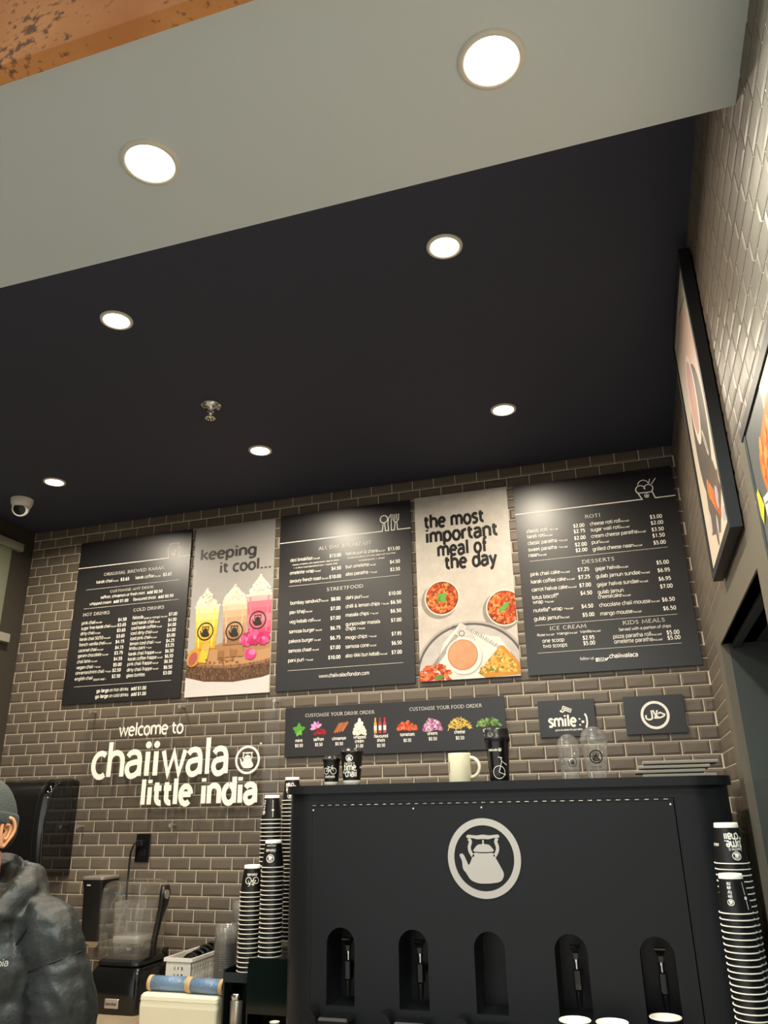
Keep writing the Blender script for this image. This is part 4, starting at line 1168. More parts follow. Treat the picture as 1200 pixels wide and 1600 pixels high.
# ------------------------------------------------------------------ clear acrylic welcome sign on stand-offs
t = thing('welcome_sign', 'clear acrylic sign on stand-offs with raised white welcome lettering and kettle emblem', 'sign', (-2.33, 0, 1.575))
SX, SZ = -2.33, 1.575
MB().box((-2.826 - SX, -.040, -.010), (-1.795 - SX, -.034, 2.118 - SZ)).build('panel', M_ACRYL, t)
for x, z in ((-2.79, 2.098), (-2.302, 2.098), (-1.822, 2.098), (-2.79, 1.586), (-2.305, 1.586), (-1.840, 1.586)):
    MB().cyl((x - SX, 0, z - SZ), (x - SX, -.034, z - SZ), .006, n=14).cyl((x - SX, -.040, z - SZ), (x - SX, -.046, z - SZ), .0085, n=18).build('standoff', M_STEEL, t)
mp = lambda u, v, d: (u - SX, -.043 - d, v - SZ)
p = Print('lettering', mp, M_INK_P, t, label='raised white lettering')
SIGN = p
p.text('welcome to', -2.619, -2.274, 1.978, .079, 6)
p.text('cha', -2.752, -2.478, 1.797, .212, 7); p.text('wala', -2.378, -2.036, 1.797, .212, 7)
for x in (-2.4495, -2.4055):
    p.rect(x - .0125, 1.797, x + .0125, 1.902, WHITE); p.disc(x, 1.932, .0155, WHITE)
p.text('little india', -2.468, -1.888, 1.674, .147, 5)
p.text('\u00ae', -1.886, -1.874, 1.905, .02, 1)
p.ring(-1.942, 1.850, .050, .060, WHITE); kettle_on(p, -1.942, 1.850, .054, WHITE, False)

# ------------------------------------------------------------------ pictures on the right wall
t = thing('framed_picture', 'deep black framed picture of a pink drink high on the tiled right wall', 'picture', (0, -1.16, 2.238))
FX = -.034
y0, y1, h = -.25, .245, .79
b = MB()
b.box((FX, y0, 0), (-.006, y0 + .022, h)).box((FX, y1 - .022, 0), (-.006, y1, h)).box((FX, y0 + .022, 0), (-.006, y1 - .022, .022)).box((FX, y0 + .022, h - .022), (-.006, y1 - .022, h))
b.build('frame', M_FRAME, t)
MB().box((FX + .005, y0 + .022, .022), (-.006, y1 - .022, h - .022)).build('backing', M_WHITE, t)
p = Print('artwork', lambda u, v, d: (FX + .005 - d, -u, v), M_PRINT, t, eps=.00002)
A0, A1 = -y1 + .022, -y0 - .022
p.rect(A0, .022, A1, h - .022, rgb(226, 208, 186), rgb(206, 200, 182))
p.disc(.03, .47, .17, rgb(222, 190, 176), .26)
p.disc(.02, .36, .155, rgb(92, 82, 76), .19, 40); p.disc(-.01, .47, .085, rgb(240, 226, 208), .135, 40); p.disc(-.012, .478, .068, rgb(206, 160, 150), .112, 40)
p.disc(.07, .30, .012, rgb(226, 220, 214), .055, 16, .5); p.disc(.07, .30, .005, rgb(120, 104, 96), .04, 14, .5)
p.poly([(-.08, .22), (.14, .22), (.20, .12), (.06, .05), (-.12, .10)], rgb(104, 88, 76))
for k in range(9): p.disc(-.02 + .016 * k, .20 - .012 * k, .022, rnd.choice([rgb(214, 122, 50), rgb(232, 150, 70), rgb(190, 96, 40)]), .034, 12, .4)
for k in range(8): p.disc(rnd.uniform(-.12, .18), rnd.uniform(.05, .2), .018, rnd.choice([rgb(206, 196, 206), rgb(190, 180, 190), rgb(120, 100, 88)]), .03, 10, rnd.uniform(0, 3))
p.line([(.02, .735), (.10, .712)], .006, rgb(70, 60, 54)); p.line([(.105, .71), (.17, .692)], .004, rgb(70, 60, 54))

t = thing('framed_poster', 'dark grey black-topped poster of orange and yellow food at the right edge', 'poster', (0, -2.0, 1.45))
MB().box((-.003, -.40, 0), (0, .388, .918)).build('panel', mat('dark_grey_board', rgb(92, 92, 90), 0.4), t)
MB().box((-.007, -.41, .916), (0, .406, .94)).build('top_rail', M_FRAME, t)
MB().box((-.005, .366, 0), (0, .388, .915)).build('side_rail', mat('slate_blue_rail', rgb(54, 60, 64), 0.4), t)
p = Print('artwork', lambda u, v, d: (-.003 - d, -u, v), M_PRINT, t, eps=.00002)
p.rect(-.15, .86, .3, .912, rgb(206, 190, 150))  # cream band: light falling on the panel's top, painted into the print
p.poly([(-.262, .74), (-.282, .79), (-.272, .825), (-.21, .85), (-.12, .872), (.3, .875), (.3, .55), (-.24, .62)], rgb(220, 108, 36))
for k in range(60): p.disc(rnd.uniform(-.26, -.05), rnd.uniform(.66, .84), rnd.uniform(.010, .024), rnd.choice([rgb(236, 128, 46), rgb(208, 92, 28), rgb(240, 146, 66), rgb(190, 76, 24)]), .014, 10, rnd.uniform(0, 3))
p.poly([(-.395, .775), (-.345, .785), (-.312, .738), (-.350, .71)], rgb(226, 200, 52))
p.poly([(-.31, .752), (.3, .66), (.3, .40), (-.27, .55)], rgb(214, 212, 208))
for k in range(9): p.line([(-.30 + .008 * k, .735 - .018 * k), (-.18 + .008 * k, .715 - .018 * k)], .004, rgb(110, 110, 116))

t = thing('canister', 'slim grey metal canister on the dark passage wall at the right edge', 'canister', (.092, -.607, 1.30))
MB().lathe([(.002, 0), (.032, 0), (.034, .004), (.034, .385), (.031, .392)], n=32).build('body', mat('grey_painted_metal', rgb(104, 106, 102), .3, metal=.5), t)
MB().lathe([(.030, .392), (.030, .398), (.033, .400), (.033, .420), (.029, .427), (.002, .429)], n=32).build('cap', M_BLACK, t)
MB().box((-.02, .030, .05), (.02, .047, .30)).build('bracket', M_SATIN, t)

# ------------------------------------------------------------------ back counter
WT = .94
t = thing('back_counter', 'tan topped counter running along the tiled back wall', 'counter', (-1.66, -.5, 0))
MB().box((-1.65, -.46, 0), (1.64, .48, WT - .04)).build('cabinet', M_MACH, t)
MB().rbox((-1.655, -.5, WT - .04), (1.645, .494, WT), .006).build('worktop', M_WORK, t)

# ------------------------------------------------------------------ the black tea dispenser
DX, DY = -.77, -.70
t = thing('drinks_dispenser', 'wide black drinks dispenser cabinet with arched tap niches and steel kettle emblem', 'drinks dispenser', (DX, DY, WT))
X0, X1, D, ZT = -1.472 - DX, -.058 - DX, .52, 1.692 - WT
PX0, PX1, PZ = -1.357 - DX, -.217 - DX, 1.653 - WT
def rounded(x0, x1, r, dep, off=0.0):
    q = []
    for k in range(13):
        a = 1.5 * PI - PI / 2 * k / 12
        q.append((x0 + r + r * math.cos(a), r + r * math.sin(a) + off))
    q += [(x0, dep), (x1, dep)]
    for k in range(13):
        a = 2 * PI - PI / 2 * k / 12
        q.append((x1 - r + r * math.cos(a), r + r * math.sin(a) + off))
    return q
out = rounded(X0, X1, .105, D)
path = [(PX0, 0)] + out + [(PX1, 0)]
n = len(path)
b = MB()
b.loft([[(x, y, 0) for x, y in path], [(x, y, ZT) for x, y in path]], False, False, 0, True, closed=False)
b.box((PX0, 0, PZ + .006), (PX1, .02, ZT))
b.box((PX0, .17, 0), (PX1, .19, ZT - .01))
b.build('cabinet', M_MACH, t)
b = MB().loft([[(x, y, ZT + z) for x, y in rounded(X0 - .012, X1 + .012, .115, D + .01, -.015)] for z in (0, .003, .023, .026)], True, True, 0, False)
b.build('top_slab', M_MACH, t)
# front panel with five arched openings
niche_x = [-1.255 - DX, -1.021 - DX, -.788 - DX, -.553 - DX, -.3185 - DX]
NR, NT, NB, ND = .046, 1.297 - WT, 1.085 - WT, .13
b = MB(); linings = []
F = -.006
edges = [PX0 + .003] + [(niche_x[i] + niche_x[i + 1]) / 2 for i in range(4)] + [PX1 - .003]
ZB = .02
for i, cx in enumerate(niche_x):
    l, r = edges[i], edges[i + 1]
    q = lambda P: b.add([(x, F, z) for x, z in P], [list(range(len(P)))])
    q([(l, ZB), (cx - NR, ZB), (cx - NR, NT - NR), (l, NT - NR)])
    q([(cx + NR, ZB), (r, ZB), (r, NT - NR), (cx + NR, NT - NR)])
    q([(cx - NR, ZB), (cx + NR, ZB), (cx + NR, NB), (cx - NR, NB)])
    arcp = [(cx - NR * math.cos(PI * k / 20), NT - NR + NR * math.sin(PI * k / 20)) for k in range(21)]
    q([(l, NT - NR), arcp[0]] + arcp[1:11] + [(cx, PZ), (l, PZ)])
    q(arcp[10:] + [(r, NT - NR), (r, PZ), (cx, PZ)])
    loop = [(cx - NR, NB)] + arcp + [(cx + NR, NB)]
    b.loft([[(x, F, z) for x, z in loop], [(x, F + .012, z) for x, z in loop]][::-1], False, False, 0, False)
    inn = MB()
    inn.loft([[(x, F + .012, z) for x, z in loop], [(x, ND, z) for x, z in loop]][::-1], False, False, 0, True)
    inn.add([(x, ND, z) for x, z in loop], [list(range(len(loop)))])
    linings.append(inn)
panel = b.build('front_panel', M_MACH, t)
for inn in linings: inn.build('niche_lining', M_MACH2, panel)
# piano hinge and screws
b = MB(); k = 0; x = PX0 + .004
while x < PX1 - .004:
    if k % 2 == 0: b.cyl((x, F - .002, PZ + .002), (min(x + .012, PX1), F - .002, PZ + .002), .0022, n=8)
    x += .0135; k += 1
b.box((PX0 + .002, F - .0015, PZ - .001), (PX1 - .002, F + .001, PZ + .005), 1)
b.build('piano_hinge', [mat('dull_hinge_steel', rgb(150, 146, 138), .35, metal=.9), M_MACH2], t)
for x, z in ((PX0 + .006, PZ - .012), ((PX0 + PX1) / 2 + .035 - .035, PZ - .012), (PX1 - .012, PZ - .012), ((PX0 + .35), PZ - .012)):
    MB().cyl((x, F, z), (x, F - .003, z), .0028, n=10).build('screw', M_CHROME, t)
# steel emblem, cut from sheet
cx, cz, r = -.788 - DX, 1.497 - WT, .1125
mpf = lambda u, v, d: (cx + r * u, F - d, cz + r * v)
b = MB()
N = 64
ro = [(math.cos(2 * PI * k / N), math.sin(2 * PI * k / N)) for k in range(N)]
vs = [mpf(x * s, y * s, d) for d in (0, .003) for s in (.82, 1.0) for x, y in ro]
fs = []
for k in range(N):
    j = (k + 1) % N
    fs += [(2 * N + k, 3 * N + k, 3 * N + j, 2 * N + j), (N + k, N + j, 3 * N + j, 3 * N + k), (k, 2 * N + k, 2 * N + j, j)]
b.add(vs, fs)
def ribbon(P, w):
    L = []; R_ = []
    for i in range(len(P)):
        a = P[max(i - 1, 0)]; c = P[min(i + 1, len(P) - 1)]
        d = Vector((c[0] - a[0], c[1] - a[1])).normalized()
        L.append((P[i][0] - d.y * w, P[i][1] + d.x * w)); R_.append((P[i][0] + d.y * w, P[i][1] - d.x * w))
    return L + R_[::-1]
for P in (KETTLE, LID, HANDLE_T, ribbon(HANDLE_L, .045), ribbon([(-x, y) for x, y in HANDLE_L], .045)):
    b.prism([(x * .97, y * .97) for x, y in P], mpf, 0, .003)
b.build('emblem', M_STEEL, t, fix=True)
def tap(x, y, z):
    tp = MB().rbox((x - .011, y - .014, z - .075), (x + .011, y + .02, z - .02), .006).cyl((x, y - .004, z - .075), (x, y - .004, z - .115), .010, .007, 14).cyl((x, y + .01, z - .045), (x, ND - .002, z - .045), .012, n=14).build('tap', M_BLACK, t)
    MB().cyl((x, y, z - .02), (x, y, z + .002), .0055, n=14).cyl((x, y, z - .003), (x, y, z + .004), .008, n=14).build('valve_stem', M_CHROME, tp)
    MB().loft([[(x - w, y - d, z + h), (x + w, y - d, z + h), (x + w, y + .006, z + h), (x - w, y + .006, z + h)] for w, d, h in ((.005, .006, .004), (.007, .009, .02), (.015, .02, .036), (.015, .022, .041))], True, True, 0, False).build('tap_lever', M_BLACK, tp)
for i in (0, 1, 3, 4): tap(niche_x[i] + .008, .045, 1.222 - WT)
t = thing('drip_tray', 'long black drip tray ledge on the counter below the tap niches', 'drip tray', (DX, DY, WT))
MB().box((PX0 + .01, -.25, 0), (PX1 - .02, F - .003, .090)).build('ledge', M_MACH2, t)
for i in (0, 1, 2):
    x = niche_x[i]
    MB().rbox((x - .052, -.075, .090), (x + .052, -.012, .128), .012).loft([[(x - .085 + .03 * math.sin(a), -.06 + y, .1 + .045 * math.cos(a)) for a in [PI * k / 12 - PI / 2 for k in range(13)]] for y in (0, .04)], True, True, 0, True, closed=True).build('cup_rest', M_MACH2, t)

# ------------------------------------------------------------------ paper cups
def cone_map(r0, r1, H, flip=False):
    """print plane wrapped round a cup: u is arc length from the front (-y), v is height"""
    def f(u, v, d):
        r = r0 + (r1 - r0) * v / H + d
        a = u / ((r0 + r1) / 2) - PI / 2
        return (r * math.cos(a), r * math.sin(a), v)
    return f
def cup_mesh(r0, r1, H, band):
    k = lambda z: r0 + (r1 - r0) * z / H
    b = MB()
    b.lathe([(.001, .004), (r0 - .002, .004), (r0 - .001, 0), (r0, 0), (k(band), band)], n=36, mi=1)
    b.lathe([(k(band), band), (k(H - .003), H - .003)], n=36, mi=0)
    b.lathe([(k(H - .003), H - .003), (r1 + .0016, H - .0032), (r1 + .0022, H - .0012), (r1 + .0008, H), (r1 - .001, H - .001), (k(.006) - .001, .006), (.001, .006)], n=36, mi=1)
    return b
def bicycle(p, u, v, s):
    for x in (-.5, .5): p.ring(u + x * s, v, .34 * s, .42 * s, WHITE, 22)
    for a, c in (((-.5, 0), (-.15, .45)), ((-.15, .45), (.35, .45)), ((.35, .45), (.5, 0)), ((-.5, 0), (.05, .0)), ((.05, 0), (.35, .45)), ((-.15, .5), (.05, 0)), ((-.28, .55), (-.02, .55)), ((.35, .45), (.3, .65)), ((.3, .65), (.48, .66))):
        p.line([(u + a[0] * s, v + a[1] * s), (u + c[0] * s, v + c[1] * s)], .06 * s, WHITE)
def cup_print(kind, par, r0, r1, H, rot=0.0):
    f = cone_map(r0, r1, H)
    g = lambda u, v, d: f(u + rot * (r0 + r1) / 2, v, d)
    p = Print('lettering', g, M_INK_P, par)
    if kind == 'time':
        kettle_on(p, 0, H * .80, H * .105, WHITE)
        p.text('Anytime is', -.020 * H / .115, .018 * H / .115, H * .605, .014 * H / .115, 1)
        p.text('time', -.021 * H / .115, .024 * H / .115, H * .44, .031 * H / .115, 4)
        p.text('4', -.030 * H / .115, -.020 * H / .115, H * .34, .022 * H / .115, 2)
        p.text('chaii', -.018 * H / .115, .027 * H / .115, H * .255, .031 * H / .115, 4)
        p.text('chaiiwala', r0 * 1.35, r0 * 2.2, H * .5, .011, 2)
    elif kind == 'bicycle':
        bicycle(p, 0, H * .55, H * .30)
        p.text('chaiiwala', -.021 * H / .1, .021 * H / .1, H * .30, .0135 * H / .1, 2)
    elif kind == 'kettle':
        kettle_on(p, 0, H * .66, H * .15, WHITE)
        p.text('chaiiwala', -.019, .019, H * .33, .013, 2)
        p.text('serving up smiles', -.02, .018, H * .17, .009, 1)
    elif kind == 'side':
        kettle_on(p, r0 * .62, H * .70, H * .085, WHITE)
        for k, s in enumerate(('time', 'for', 'a', 'chaii')): p.text(s, r0 * .45, r0 * .8, H * (.2 + .105 * (3 - k)), .011, 2)
        p.rect(-r0 * .72, H * .2, -r0 * .66, H * .52, WHITE); p.disc(-r0 * .69, H * .6, .0042, WHITE); p.rect(-r0 * .72, H * .66, -r0 * .66, H * .88, WHITE)
    return p
CUPS = {}
def paper_cup(size):
    if size not in CUPS:
        CUPS[size] = cup_mesh(*size).mesh('paper_cup', [M_CUPB, M_CUPW])
    return CUPS[size]
S8 = (.0280, .0395, .0900, .011)
S12 = (.0300, .0425, .1010, .012)
def nested_stack(x, y, ztop, n, pitch, size, where, group, kind, rot=0.0, bump=0):
    """upside-down cups: the printed one on top, the rest nested beneath it"""
    H = size[2]
    t = thing('paper_cup', 'top upside-down black paper cup ' + where, 'cup', (x, y, ztop), rot=(PI, 0, 0), group=group)
    o = bpy.data.objects.new('cup_body', paper_cup(size)); COL.objects.link(o); o.parent = t
    cup_print(kind, t, size[0], size[1], size[2], rot + PI)
    for k in range(1, n):
        c = bpy.data.objects.new('paper_cup', paper_cup(size)); COL.objects.link(c)
        c.location = (x, y, ztop - k * pitch); c.rotation_euler = (PI, 0, k * 1.3)
        tag(c, 'black paper cup nested below the top ' + where, 'cup', group)
SHELF_H, SHELF_L = 1.165, 1.100
nested_stack(-1.682, -.33, 1.697, 30, .0146, S8, 'in the tallest stack left of the dispenser', 'cups in the tallest left stack', 'side')
nested_stack(-1.590, -.50, 1.543, 20, .0146, S8, 'in the stack against the left side of dispenser', 'cups in the stack beside the dispenser', 'kettle', -.15)
nested_stack(-1.695, -.45, 1.4575, 19, .0146, S8, 'in the shortest black stack', 'cups in the short left stack', 'bicycle', -.5)
t = thing('paper_cup', 'upside-down black cup peeking above the left end of the dispenser top', 'cup', (-1.66, -.19, 1.766), rot=(PI, 0, 0), group='cups behind the dispenser')
o = bpy.data.objects.new('cup_body', paper_cup(S8)); COL.objects.link(o); o.parent = t
cup_print('time', t, *S8[:3], PI - .2)
for k in range(1, 35):
    c = bpy.data.objects.new('paper_cup', paper_cup(S8)); COL.objects.link(c)
    c.location = (-1.66, -.19, 1.766 - k * .0146); c.rotation_euler = (PI, 0, 0)
    tag(c, 'black paper cup nested in the stack hidden behind the left end of the dispenser', 'cup', 'cups behind the dispenser')
nested_stack(-.097, -.815, 1.592, 38, .0146, S12, 'in the far stack right of the dispenser', 'cups in the far right stack', 'time', -.30)
nested_stack(-.114, -.918, 1.474, 30, .0143, S8, 'in the near stack right of the dispenser', 'cups in the near right stack', 'side', -.2)

def lidded_cup(x, y, z, r0, r1, H, kind, label, rot, band):
    t = thing('takeaway_cup', label, 'cup', (x, y, z))
    cup_mesh(r0, r1, H, band).build('cup_body', [M_CUPB, M_CUPW], t)
    MB().lathe([(r1 + .0028, H - .006), (r1 + .0034, H - .002), (r1 + .003, H + .003), (r1 - .003, H + .004), (r1 - .004, H + .010), (r1 - .007, H + .0115), (r1 - .009, H + .007), (.001, H + .006)], n=40).build('lid', M_SATIN, t)
    cup_print(kind, t, r0, r1, H, rot)
ST = 1.718
lidded_cup(-1.330, -.60, ST, .0235, .0300, .088, 'bicycle', 'small black lidded paper cup with a bicycle print on the dispenser top', .12, .013)
lidded_cup(-1.253, -.605, ST, .0285, .0385, .110, 'time', 'larger black lidded paper cup with white lettering on the dispenser top', .10, .016)

t = thing('mug', 'cream ceramic mug with small dark lettering on the dispenser top', 'mug', (-.872, -.60, ST), rz=-.1)
b = MB().lathe([(.001, .003), (.034, .003), (.0365, .0), (.038, .003), (.038, .090), (.0372, .0925), (.0358, .0905), (.0350, .008), (.001, .006)], n=40)
b.build('mug_body', mat('cream_ceramic', rgb(243, 236, 204), .25), t)
b = MB().tube([(.036 + .030 * math.sin(a) * 1.05, 0, .047 + .031 * math.cos(a)) for a in [PI * k / 14 for k in range(15)]], .0058, 12)
b.build('handle', mat('cream_ceramic_handle', rgb(243, 236, 204), .25), t)
f = cone_map(.038, .038, .09)
p = Print('lettering', lambda u, v, d: f(u - .006, v, d), M_INK_P, t)
for k, (s, a, c) in enumerate((('START', -.012, .016), ('A DAY', -.010, .015), ('wherever', -.012, .014), ('for', -.006, .006), ('a smile', -.014, .017))): p.text(s, a, c, .066 - .0125 * k, .0095, 1, rgb(60, 54, 46))
p.rect(-.026, .03, -.0225, .066, rgb(90, 84, 70))

t = thing('travel_tumbler', 'tall black travel tumbler with a white bicycle print on the dispenser top', 'tumbler', (-.742, -.60, ST), rz=0)
MB().lathe([(.001, 0), (.030, 0), (.0315, .003), (.0325, .02), (.0385, .128), (.0385, .130)], n=40).build('tumbler_body', mat('glossy_black_shell', rgb(15, 15, 16), .12, coat=.3), t)
MB().lathe([(.0405, .124), (.0425, .128), (.0425, .138), (.0405, .141), (.0395, .142), (.0395, .160), (.037, .166), (.001, .166)], n=40).build('lid', M_SATIN, t)
f = cone_map(.0325, .0385, .13)
p = Print('lettering', f, M_INK_P, t)
p.text('chaiiwala', -.026, .004, .094, .011, 2); kettle_on(p, .012, .0975, .0055, WHITE)
p.ring(.006, .028, .0185, .0205, WHITE, 30); p.line([(.006, .028), (.016, .062), (.013, .074)], .0022, WHITE); p.line([(.004, .075), (.018, .072)], .0022, WHITE); p.line([(.016, .062), (.034, .050)], .002, WHITE); p.line([(.006, .028), (.028, .02)], .002, WHITE)

def clear_cup(x, y, r0, r1, H, dome, label, big):
    t = thing('clear_cup', label, 'cup', (x, y, ST), group='clear domed cups on the dispenser top')
    MB().lathe([(.001, .003), (r0 - .004, .003), (r0, 0), (r0 + .001, .006), (r1 - .001, H - .012), (r1, H - .010), (r1, H - .003), (r1 + .0025, H), (r1 + .001, H + .001)], n=44).build('cup_body', M_CLEAR, t)
    pr = [(r1 + .003, H - .001), (r1 + .004, H + .004), (r1 + .001, H + .006)] + [(r1 * math.cos(a) * .97, H + .006 + dome * math.sin(a)) for a in [PI / 2 * k / 9 for k in range(9)]] + [(.012, H + .005 + dome)]
    MB().lathe(pr, n=44).build('dome_lid', M_CLEAR, t)
    f = cone_map(r0, r1, H)
    p = Print('lettering', f, M_INK_P, t)
    if big:
        kettle_on(p, .004, H * .56, .0205, rgb(20, 20, 22)); p.text('chaiiwala', -.014, .018, H * .28, .0085, 1, rgb(60, 60, 62))
    else:
        p.ring(.012, H * .52, .0125, .0145, rgb(66, 66, 70)); kettle_on(p, .012, H * .52, .012, rgb(66, 66, 70), False)
        p.ring(-.022, H * .55, .008, .010, rgb(90, 90, 94)); p.text('chaiiwala', -.014, .012, H * .22, .0075, 1, rgb(90, 90, 94))
clear_cup(-.512, -.62, .0265, .0350, .098, .034, 'shorter empty clear plastic cup with dome lid, left of the pair', False)
clear_cup(-.431, -.615, .0290, .0420, .115, .038, 'taller empty clear plastic cup with dark round emblem and dome lid', True)

# four slate boards stacked on the dispenser top
for x0, x1, k, lab in ((-.296, -.082, 0, 'bottom'), (-.318, -.112, 1, 'second from bottom, jutting left'), (-.306, -.096, 2, 'third from bottom'), (-.293, -.072, 3, 'topmost')):
    o = MB().rbox((-(x1 - x0) / 2, -.07, 0), ((x1 - x0) / 2, .09, .0095), .003).build('serving_board', M_TRAY)
    o.location = ((x0 + x1) / 2, -.55, ST + k * .0128); o.rotation_euler = (0, (.006, -.008, .010, 0)[k] * .3, (0, .01, -.01, .015)[k])
    tag(o, 'grey slate serving board, %s in the dispenser-top stack' % lab, 'serving board', 'slate boards on the dispenser')

# three upright cups waiting at the taps
for x, y, z, lab in ((-.543, -.858, 1.120, 'under the fourth tap niche'), (-.449, -.858, 1.120, 'between the two right tap niches'), (-.3165, -.775, 1.120, 'standing before the far right tap niche')):
    t = thing('paper_cup', 'upright open paper cup with white inside, ' + lab, 'cup', (x, y, z - .090), group='cups waiting at the taps')
    o = bpy.data.objects.new('cup_body', paper_cup(S8)); COL.objects.link(o); o.parent = t

# ------------------------------------------------------------------ cup caddy, lids, shaker, clear cups
M_GREENAC = mat('black_green_acrylic', rgb(14, 24, 22), .12, spec=.5)
t = thing('cup_caddy', 'dark tiered acrylic cup caddy left of the dispenser', 'organiser', (-1.63, -.38, WT))
cx, cy = -1.63, -.38
b = MB()
def pl(x0, y0, z0, x1, y1, z1): b.box((x0 - cx, y0 - cy, z0 - WT), (x1 - cx, y1 - cy, z1 - WT))
pl(-1.765, -.55, WT, -1.49, -.54 + .4, WT + .006)
pl(-1.765, -.50, WT + .006, -1.759, -.40, 1.13); pl(-1.648, -.55, WT + .006, -1.642, -.14, 1.16); pl(-1.496, -.55, WT + .006, -1.490, -.14, 1.16)
pl(-1.765, -.40, WT + .006, -1.648, -.394, 1.16)
pl(-1.759, -.50, SHELF_L - .008, -1.648, -.40, SHELF_L - .001)
pl(-1.759, -.504, SHELF_L - .008, -1.648, -.50, SHELF_L + .022)
pl(-1.742, -.394, SHELF_H - .008, -1.496, -.14, SHELF_H - .001); pl(-1.642, -.55, SHELF_H - .008, -1.496, -.394, SHELF_H - .001)
pl(-1.642, -.556, WT + .075, -1.496, -.55, SHELF_H + .012)
pl(-1.742, -.15, WT + .006, -1.736, -.14, SHELF_H)
b.build('frame', M_GREENAC, t)

t = thing('steel_shaker', 'small stainless steel shaker in the open bay of the cup caddy', 'shaker', (-1.722, -.475, WT + .006))
MB().lathe([(.001, 0), (.020, 0), (.0215, .003), (.0215, .088), (.0205, .090)], n=32).build('shaker_body', M_STEEL, t)
MB().lathe([(.0205, .090), (.0225, .091), (.0225, .106), (.019, .113), (.001, .114)], n=32).build('shaker_cap', M_CHROME, t)
for k in range(4):
    o = MB().lathe([(.040, 0), (.041, .003), (.041, .006), (.038, .0075), (.036, .013), (.033, .014), (.031, .009), (.001, .009)], n=36).build('cup_lid', M_SATIN)
    o.location = (-1.588, -.595, WT + .0085 * k)
    tag(o, 'black plastic cup lid in the low stack before the cup caddy', 'lid', 'black lids before the caddy')
for k in range(7):
    o = MB().lathe([(.012, 0), (.016, .011), (.017, .0115), (.016, .012)], n=24).build('portion_cup', M_WHITE)
    o.location = (-1.520, -.600, WT + .0095 * k)
    tag(o, 'tiny white portion cup stacked against the left end of the dispenser', 'cup', 'portion cups by the dispenser')

CL = MB().lathe([(.001, .002), (.029, .002), (.031, 0), (.0315, .004), (.040, .100), (.0415, .101), (.0425, .1035), (.041, .105)], n=36).mesh('clear_cup', [M_CLEAR])
def clear_stack(x, y, z, n, pitch, lab, group):
    for k in range(n):
        c = bpy.data.objects.new('clear_cup', CL); COL.objects.link(c); c.location = (x, y, z + k * pitch)
        tag(c, 'clear plastic cup nested in the ' + lab, 'cup', group)
clear_stack(-1.868, -.30, WT, 27, .0076, 'front stack of clear cups beside the basket', 'clear cups in the front stack')
clear_stack(-1.868, -.17, WT, 34, .0080, 'rear, taller stack of clear cups', 'clear cups in the rear stack')

# ------------------------------------------------------------------ white basket with black lids, film dispenser with rolls
t = thing('plastic_basket', 'white slotted plastic basket holding black lids on the counter', 'basket', (-2.045, -.19, WT), rz=0)
BW, BD, BH = .055, .14, .188
b = MB()
def lattice(p0, du, n_u, n_v, hole, nrm):
    """thin wall with a grid of real slots"""
    U = Vector(du); V = Vector((0, 0, BH)); N = Vector(nrm) * .0022
    us = [0.0]; vs_ = [0.0]
    for i in range(n_u): us += [(i + .28) / n_u, (i + .72) / n_u]
    for j in range(n_v): vs_ += [(j + .25) / n_v, (j + .75) / n_v]
    us.append(1.0); vs_.append(1.0)
    for i in range(len(us) - 1):
        for j in range(len(vs_) - 1):
            if i % 2 == 1 and j % 2 == 1 and hole(us[i], vs_[j]): continue
            P = [Vector(p0) + U * a + V * c for a, c in ((us[i], vs_[j]), (us[i + 1], vs_[j]), (us[i + 1], vs_[j + 1]), (us[i], vs_[j + 1]))]
            Q = [q + N for q in P]
            b.add([tuple(q) for q in P + Q], [(3, 2, 1, 0), (4, 5, 6, 7), (0, 1, 5, 4), (1, 2, 6, 5), (2, 3, 7, 6), (3, 0, 4, 7)])
side = lambda u, v: v < .86
endh = lambda u, v: v < .5 or (.25 < u < .75 and .58 < v < .8)
lattice((BW, -BD, 0), (0, 2 * BD, 0), 14, 8, side, (-1, 0, 0)); lattice((-BW, BD, 0), (0, -2 * BD, 0), 14, 8, side, (1, 0, 0))
lattice((-BW, -BD, 0), (2 * BW, 0, 0), 7, 8, endh, (0, 1, 0)); lattice((BW, BD, 0), (-2 * BW, 0, 0), 7, 8, endh, (0, -1, 0))
b.box((-BW, -BD, 0), (BW, BD, .003))
b.build('basket_body', M_WHITE, t)
e = .006
b = MB()
for a, c in (((-BW - e, -BD - e, BH - .012), (BW + e, -BD + .001, BH)), ((-BW - e, BD - .001, BH - .012), (BW + e, BD + e, BH)), ((-BW - e, -BD, BH - .012), (-BW + .001, BD, BH)), ((BW - .001, -BD, BH - .012), (BW + e, BD, BH))): b.box(a, c)
b.build('rim', M_WHITE, t)
LD = MB().lathe([(.038, 0), (.0395, .003), (.0395, .006), (.036, .008), (.034, .015), (.031, .016), (.029, .010), (.001, .010)], n=32).mesh('cup_lid', [M_BLACK])
for k in range(6):
    o = bpy.data.objects.new('cup_lid', LD); COL.objects.link(o)
    o.location = (-2.04 + rnd.uniform(-.008, .008), -.19 + .095 - .036 * k, WT + .150 + .004 * (5 - k)); o.rotation_euler = (1.15, rnd.uniform(-.2, .2), rnd.uniform(-.3, .3))
    tag(o, 'glossy black cup lid standing in the white slotted basket', 'lid', 'black lids in the white basket')

